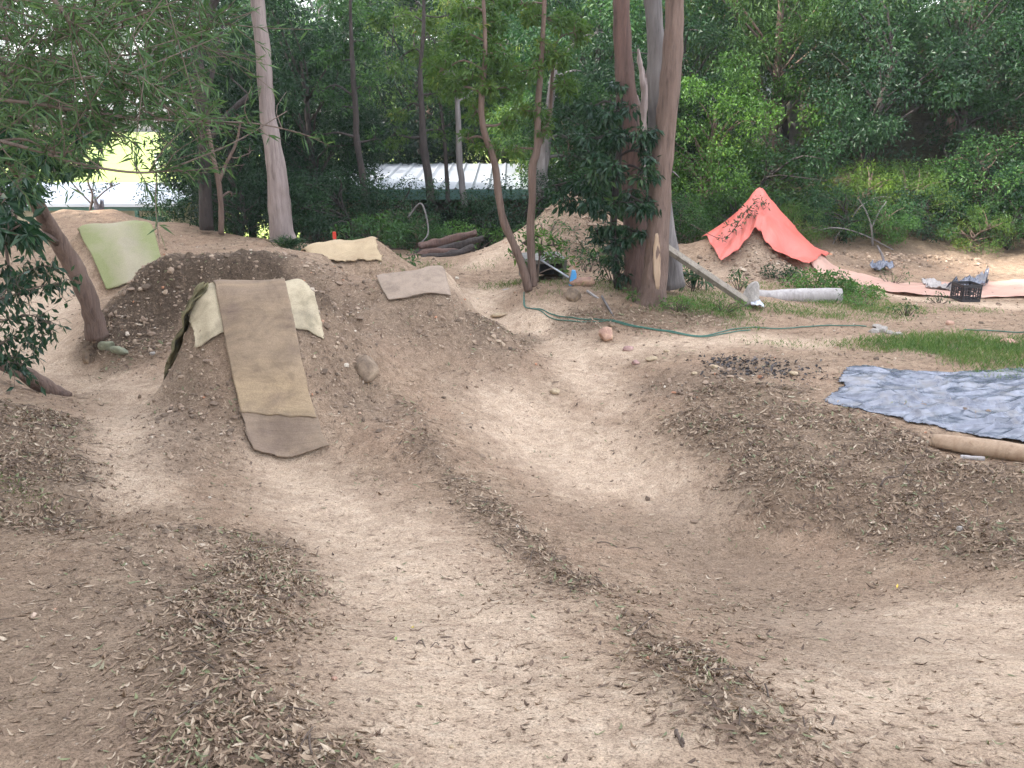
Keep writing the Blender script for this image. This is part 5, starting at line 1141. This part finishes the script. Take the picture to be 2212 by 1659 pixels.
for k, (a, b, y, l) in enumerate([(1790, 520, 17.6, 1), (1960, 500, 17.9, -1), (2060, 510, 18, 1), (2130, 500, 18, -1), (1830, 470, 17.8, 1)]):
    cane([(a, b+30, y, 1.4), (a+l*25, b-20, y, 1.2), (a+l*75, b-45, y+.2, 1), (a+l*140, b-30, y+.3, .7)], ['grey arching twig low in the thicket right of the tarp', 'leaning grey twig above the bank in the thicket', 'arching twig above the black plastic scrap', 'grey twig at the thicket edge near the right border', 'long bare twig among the bushes behind the red topped stake'][k])
# dark leafy spray lying over the left shoulder of the orange sheet
v = P(1612, 470, 15.45); root = tag(empty('leafy_branch', v), 'dark leafy branch hanging over the left shoulder and peak of the orange sheet', 'branch'); mb = MB()
cs = [np.array(P(a, b, y))-np.array(v) for a, b, y in [(1640, 436, 15.5), (1612, 455, 15.4), (1600, 475, 15.3), (1582, 492, 15.4), (1560, 515, 15.4), (1625, 462, 15.3), (1655, 446, 15.5)]]
qq = spline([tuple(k) for k in [cs[4]+np.array([-.5, .3, .2]), cs[4], cs[2], cs[1], cs[0], cs[6]]], 20); mb.tube(qq, .006, 5); mb.build('twig', M['twig'], root)
leaf_obj('foliage', [leafy(cs, [.13, .14, .12, .13, .1, .1, .08], 2600, .07, .022, rs, flat=.8)], M['leaf_glossy'], root)
# leaf litter: each leaf a folded blade lying on the dirt
def infan(x, y): return np.abs(x) < .72*(y+1.3)
def litter():
    rs = np.random.RandomState(95); n = 850000
    x = np.r_[rs.uniform(-5.2, 9, n), rs.uniform(-2.6, 2.6, 130000)]; y = np.r_[rs.uniform(.2, 14.5, n), rs.uniform(.2, 4.6, 130000)]; k = infan(x, y); x = x[k]; y = y[k]
    m = zone(Z_LIT, x, y, .6); cl = np.clip(fbm(x*3, y*3, 3, 61)*1.6+.45, 0, 1)
    base = .045+.05*np.clip(fbm(x*.9, y*.9, 2, 62)+.2, 0, 1)-.045*zone(Z_PALE, x, y, .5)+.03*zone(Z_ROUGH, x, y, .5)
    p = np.clip(m**1.5*(.25+.75*cl)*1.05+np.maximum(base, .012), 0, 1)*np.clip(1.25-y/16, .3, 1)
    k = rs.rand(len(x)) < p; x = x[k]; y = y[k]; m = m[k]; n = len(x)
    z = ground_z(x, y)
    e = .02; gxn = (ground_z(x+e, y)-z)/e; gyn = (ground_z(x, y+e)-z)/e
    nr = np.c_[-gxn, -gyn, np.ones(n)]; nr /= np.linalg.norm(nr, axis=1)[:, None]
    tilt = rdir(n, rs)*(.28+.35*m[:, None]); nn = nr+tilt; nn /= np.linalg.norm(nn, axis=1)[:, None]
    a = rs.uniform(0, 6.283, n); d = np.c_[np.cos(a), np.sin(a), np.zeros(n)]; d -= nn*(d*nn).sum(1)[:, None]; d /= np.linalg.norm(d, axis=1)[:, None]
    s = np.cross(d, nn); L = (.016+.054*rs.beta(1.5, 2.1, n))*np.clip(.72+.06*y, 0, 1.2)*np.where(rs.rand(n) < .05, 1.4, 1); Wd = L*rs.uniform(.13, .34, n)
    c0 = np.c_[x, y, z+.003+.018*m*rs.rand(n)]; curl = rs.uniform(-.35, .3, n)
    L1 = L[:, None]; W1 = Wd[:, None]*.5; cu = (curl*L)[:, None]; bend = (rs.uniform(-.12, .12, n)*L)[:, None]
    up = nn*np.maximum(cu, 0); b = c0-d*L1*.5+up; t = c0+d*L1*.5+up*rs.uniform(.3, 1.6, (n, 1)); mid = c0-nn*W1*.35+s*bend
    l1 = c0-d*L1*.2+s*(W1*.9+bend); l2 = c0+d*L1*.18+s*(W1*.85+bend); r1 = c0-d*L1*.2-s*(W1*.9-bend); r2 = c0+d*L1*.18-s*(W1*.85-bend)
    co = np.stack([b, l1, l2, t, r2, r1, mid], 1).reshape(-1, 3); i = np.arange(n)*7
    F = np.concatenate([np.stack([i+k, i+(k+1) % 6, i+6], 1) for k in range(6)])
    rv = np.clip(rs.beta(1.5, 1.6, n), 0, .955); gr = rs.rand(n) < (.05+.10*np.clip(fbm(x*1.2, y*1.2, 2, 66)*2, 0, 1)); rv = np.where(gr, rs.uniform(.965, 1, n), rv)
    me = mesh_np('leaf_litter', co, F, False, dict(rnd=np.repeat(rv, 7)))
    tag(obj('leaf_litter', me, M['dry_leaf']), kind='stuff'); return n
nl = litter()
def twigs():
    rs = np.random.RandomState(97); mb_v = []; F = []; n = 0; made = 0
    while made < 800:
        x, y = rs.uniform(-4.5, 8), rs.uniform(.3, 11)
        if not infan(np.array([x]), np.array([y]))[0]: continue
        m = float(zone(Z_LIT, np.array([x]), np.array([y]), .3)[0])
        if rs.rand() > .015+.985*m: continue
        L = rs.uniform(.04, .16)*(1.1 if m > .5 else .5); a = rs.uniform(0, 6.283); k = 5; r = rs.uniform(.0012, .0032)
        ts = np.linspace(-.5, .5, k); bend = rs.normal()*.12
        xs = x+np.cos(a)*ts*L-np.sin(a)*bend*L*(ts**2); ys = y+np.sin(a)*ts*L+np.cos(a)*bend*L*(ts**2)
        zs = ground_z(xs, ys)+r+.006+.02*m*rs.rand()
        zs = .5*zs+.5*zs.mean()+rs.rand()*.01*m
        zs = np.maximum(zs, ground_z(xs, ys)+r*.5)
        P3 = np.c_[xs, ys, zs]; pr = np.array([-math.sin(a), math.cos(a), 0])*r; up = np.array([0, 0, r*1.2])
        for q in P3: mb_v += [q+pr, q-pr, q+up]
        for j in range(k-1):
            for c2 in range(3):
                d2 = (c2+1) % 3; F.append((n+j*3+c2, n+j*3+d2, n+(j+1)*3+d2, n+(j+1)*3+c2))
        n += k*3; made += 1
    tag(obj('twig_litter', mesh_np('twig_litter', np.array(mb_v), np.array(F), True), M['twig']), kind='stuff')
twigs()
def clod_mat():
    m, t, b = mat_new('dirt_clods'); c2 = ramp(t, attr(t, 'rnd'), [(0, (.10, .072, .052)), (.5, (.25, .18, .13)), (.85, (.38, .29, .21)), (.93, (.52, .46, .38)), (1, (.4, .2, .12))]).outputs[0]
    t.links.new(c2, b.inputs['Base Color']); b.inputs['Roughness'].default_value = .95; return m
def clods():
    rs = np.random.RandomState(99); n = 170000
    x = rs.uniform(-9, 9, n); y = rs.uniform(.2, 17, n); k = infan(x, y); x = x[k]; y = y[k]
    rg = zone(Z_ROUGH, x, y, .5); cl = np.clip(fbm(x*2.2, y*2.2, 3, 81)*1.5+.5, 0, 1)
    p = np.clip(.03+.09*cl+rg*.85*cl-.06*zone(Z_PALE, x, y, .4), .015, 1)
    k = rs.rand(len(x)) < p; x = x[k]; y = y[k]; rg = rg[k]; n = len(x)
    for (a, b, r2) in SM[:4]: pass
    t_ = (1+5**.5)/2; V = np.array([(-1, t_, 0), (1, t_, 0), (-1, -t_, 0), (1, -t_, 0), (0, -1, t_), (0, 1, t_), (0, -1, -t_), (0, 1, -t_), (t_, 0, -1), (t_, 0, 1), (-t_, 0, -1), (-t_, 0, 1)])/1.9
    Fi = np.array([(0, 11, 5), (0, 5, 1), (0, 1, 7), (0, 7, 10), (0, 10, 11), (1, 5, 9), (5, 11, 4), (11, 10, 2), (10, 7, 6), (7, 1, 8), (3, 9, 4), (3, 4, 2), (3, 2, 6), (3, 6, 8), (3, 8, 9), (4, 9, 5), (2, 4, 11), (6, 2, 10), (8, 6, 7), (9, 8, 1)])
    sz = rs.gamma(2.2, .0026, n)*(.55+.09*y+.9*rg); sz = np.clip(sz, .003, .006+.0033*y)
    sc = sz[:, None, None]*(1+.5*rs.uniform(-1, 1, (n, 1, 3)))*(1+.35*rs.uniform(-1, 1, (n, 12, 1)))
    a = rs.uniform(0, 6.283, n); ca, sa = np.cos(a), np.sin(a)
    v = V[None]*sc; vx = v[..., 0]*ca[:, None]-v[..., 1]*sa[:, None]; vy = v[..., 0]*sa[:, None]+v[..., 1]*ca[:, None]
    co = np.stack([vx+x[:, None], vy+y[:, None], v[..., 2]*.75+(ground_z(x, y)+sz*.2)[:, None]], -1).reshape(-1, 3)
    F = (Fi[None]+np.arange(n)[:, None, None]*12).reshape(-1, 3)
    me = mesh_np('dirt_clods', co, F, False, dict(rnd=np.repeat(np.clip(rs.beta(1.6, 1.9, n)+(rs.rand(n) < .04)*.4, 0, 1), 12)))
    tag(obj('dirt_clods', me, clod_mat()), kind='stuff')
clods()
# burnt remains on the bank
def ash():
    rs = np.random.RandomState(103); n = 500; c0 = [(1600, 790, .16), (1640, 800, .2), (1700, 815, .18), (1560, 780, .12)]
    P_ = []; 
    for (px, py, r) in c0:
        x, y = gp_base(px, py); k = n//4; P_.append(np.c_[x+rs.normal(size=k)*r*1.3, y+rs.normal(size=k)*r])
    p = np.concatenate(P_); p = np.c_[p, ground_z(p[:, 0], p[:, 1])+rs.rand(len(p))*.025]; L = rs.uniform(.02, .07, len(p)); nr = rdir(len(p), rs); nr[:, 2] += .5
    co, f = leaf_quads(p, rdir(len(p), rs)*np.array([1, 1, .4]), nr, L, L*.5, .1, .3)
    m, t, b = mat_new('charred'); t.links.new(ramp(t, attr(t, 'rnd'), [(0, (.015, .013, .014)), (.7, (.05, .042, .042)), (1, (.16, .14, .14))]).outputs[0], b.inputs['Base Color']); b.inputs['Roughness'].default_value = .6
    tag(leaf_obj('charred_scraps', [(co, f, np.repeat(rs.rand(len(p)), 4))], m), kind='stuff')
ash()
# loose single leaves that stand out
def one_leaf(px, py, L, colr, label):
    v = gp(px, py); m, t, b = mat_new('fallen_leaf'); b.inputs['Base Color'].default_value = (*colr, 1); b.inputs['Roughness'].default_value = .5
    a = rs.uniform(0, 6.28); co, f = leaf_quads(np.zeros((1, 3)), np.array([[math.cos(a), math.sin(a), .1]]), np.array([[0, .2, 1.]]), L, L*.25, .0, .3)
    o = obj('fallen_leaf', mesh_np('fallen_leaf', co, f, False), m); o.location = v+Vector((0, 0, .008)); tag(o, label, 'leaf')
one_leaf(893, 1358, .055, (.42, .32, .04), 'single yellow leaf on the bare dirt in the foreground')
one_leaf(857, 1384, .05, (.25, .33, .10), 'single pale green leaf below the yellow one on the dirt')
one_leaf(1936, 1280, .05, (.6, .42, .05), 'small yellow leaf lying alone on the right hand track')
def root_stick(px, py, dx, dy, L, r, label):
    v = gp(px, py); q = [(v.x+dx*t, v.y+dy*t+.03*math.sin(t*9), gz(v.x+dx*t, v.y+dy*t)+r) for t in np.linspace(0, 1, 12)]
    mb = MB(); mb.tube(q, [r*(1-.5*t) for t in np.linspace(0, 1, 12)], 6); tag(recenter(mb.build('stick', M['twig'])), label, 'stick', 'loose sticks on the tracks')
root_stick(1290, 1183, .32, .02, .3, .005, 'thin curved stick lying across the right hand track')
root_stick(900, 1398, .09, -.02, .1, .003, 'short reddish twig on the bare dirt in the foreground')
root_stick(1975, 1385, .16, -.05, .1, .003, 'thin dark twig on the pale dirt at the right')
root_stick(1460, 1610, .01, -.07, .1, .006, 'short thick dark stick at the bottom of the picture')
root_stick(1900, 800+260, .35, .25, .3, .008, 'dark stick lying on the litter of the right bank')

# far air: a thin even haze
m = bpy.data.materials.new('haze'); m.use_nodes = True; t = m.node_tree; t.nodes.clear()
out = t.nodes.new('ShaderNodeOutputMaterial'); pv = t.nodes.new('ShaderNodeVolumePrincipled'); pv.inputs['Color'].default_value = (.86, .93, 1, 1); pv.inputs['Density'].default_value = HAZE
pv.inputs['Anisotropy'].default_value = .3
t.links.new(pv.outputs[0], out.inputs['Volume'])
mb = MB(); mb.box((0, 340, 23), (1900, 760, 58)); hz = mb.build('haze', m, None, False); tag(hz, kind='stuff')
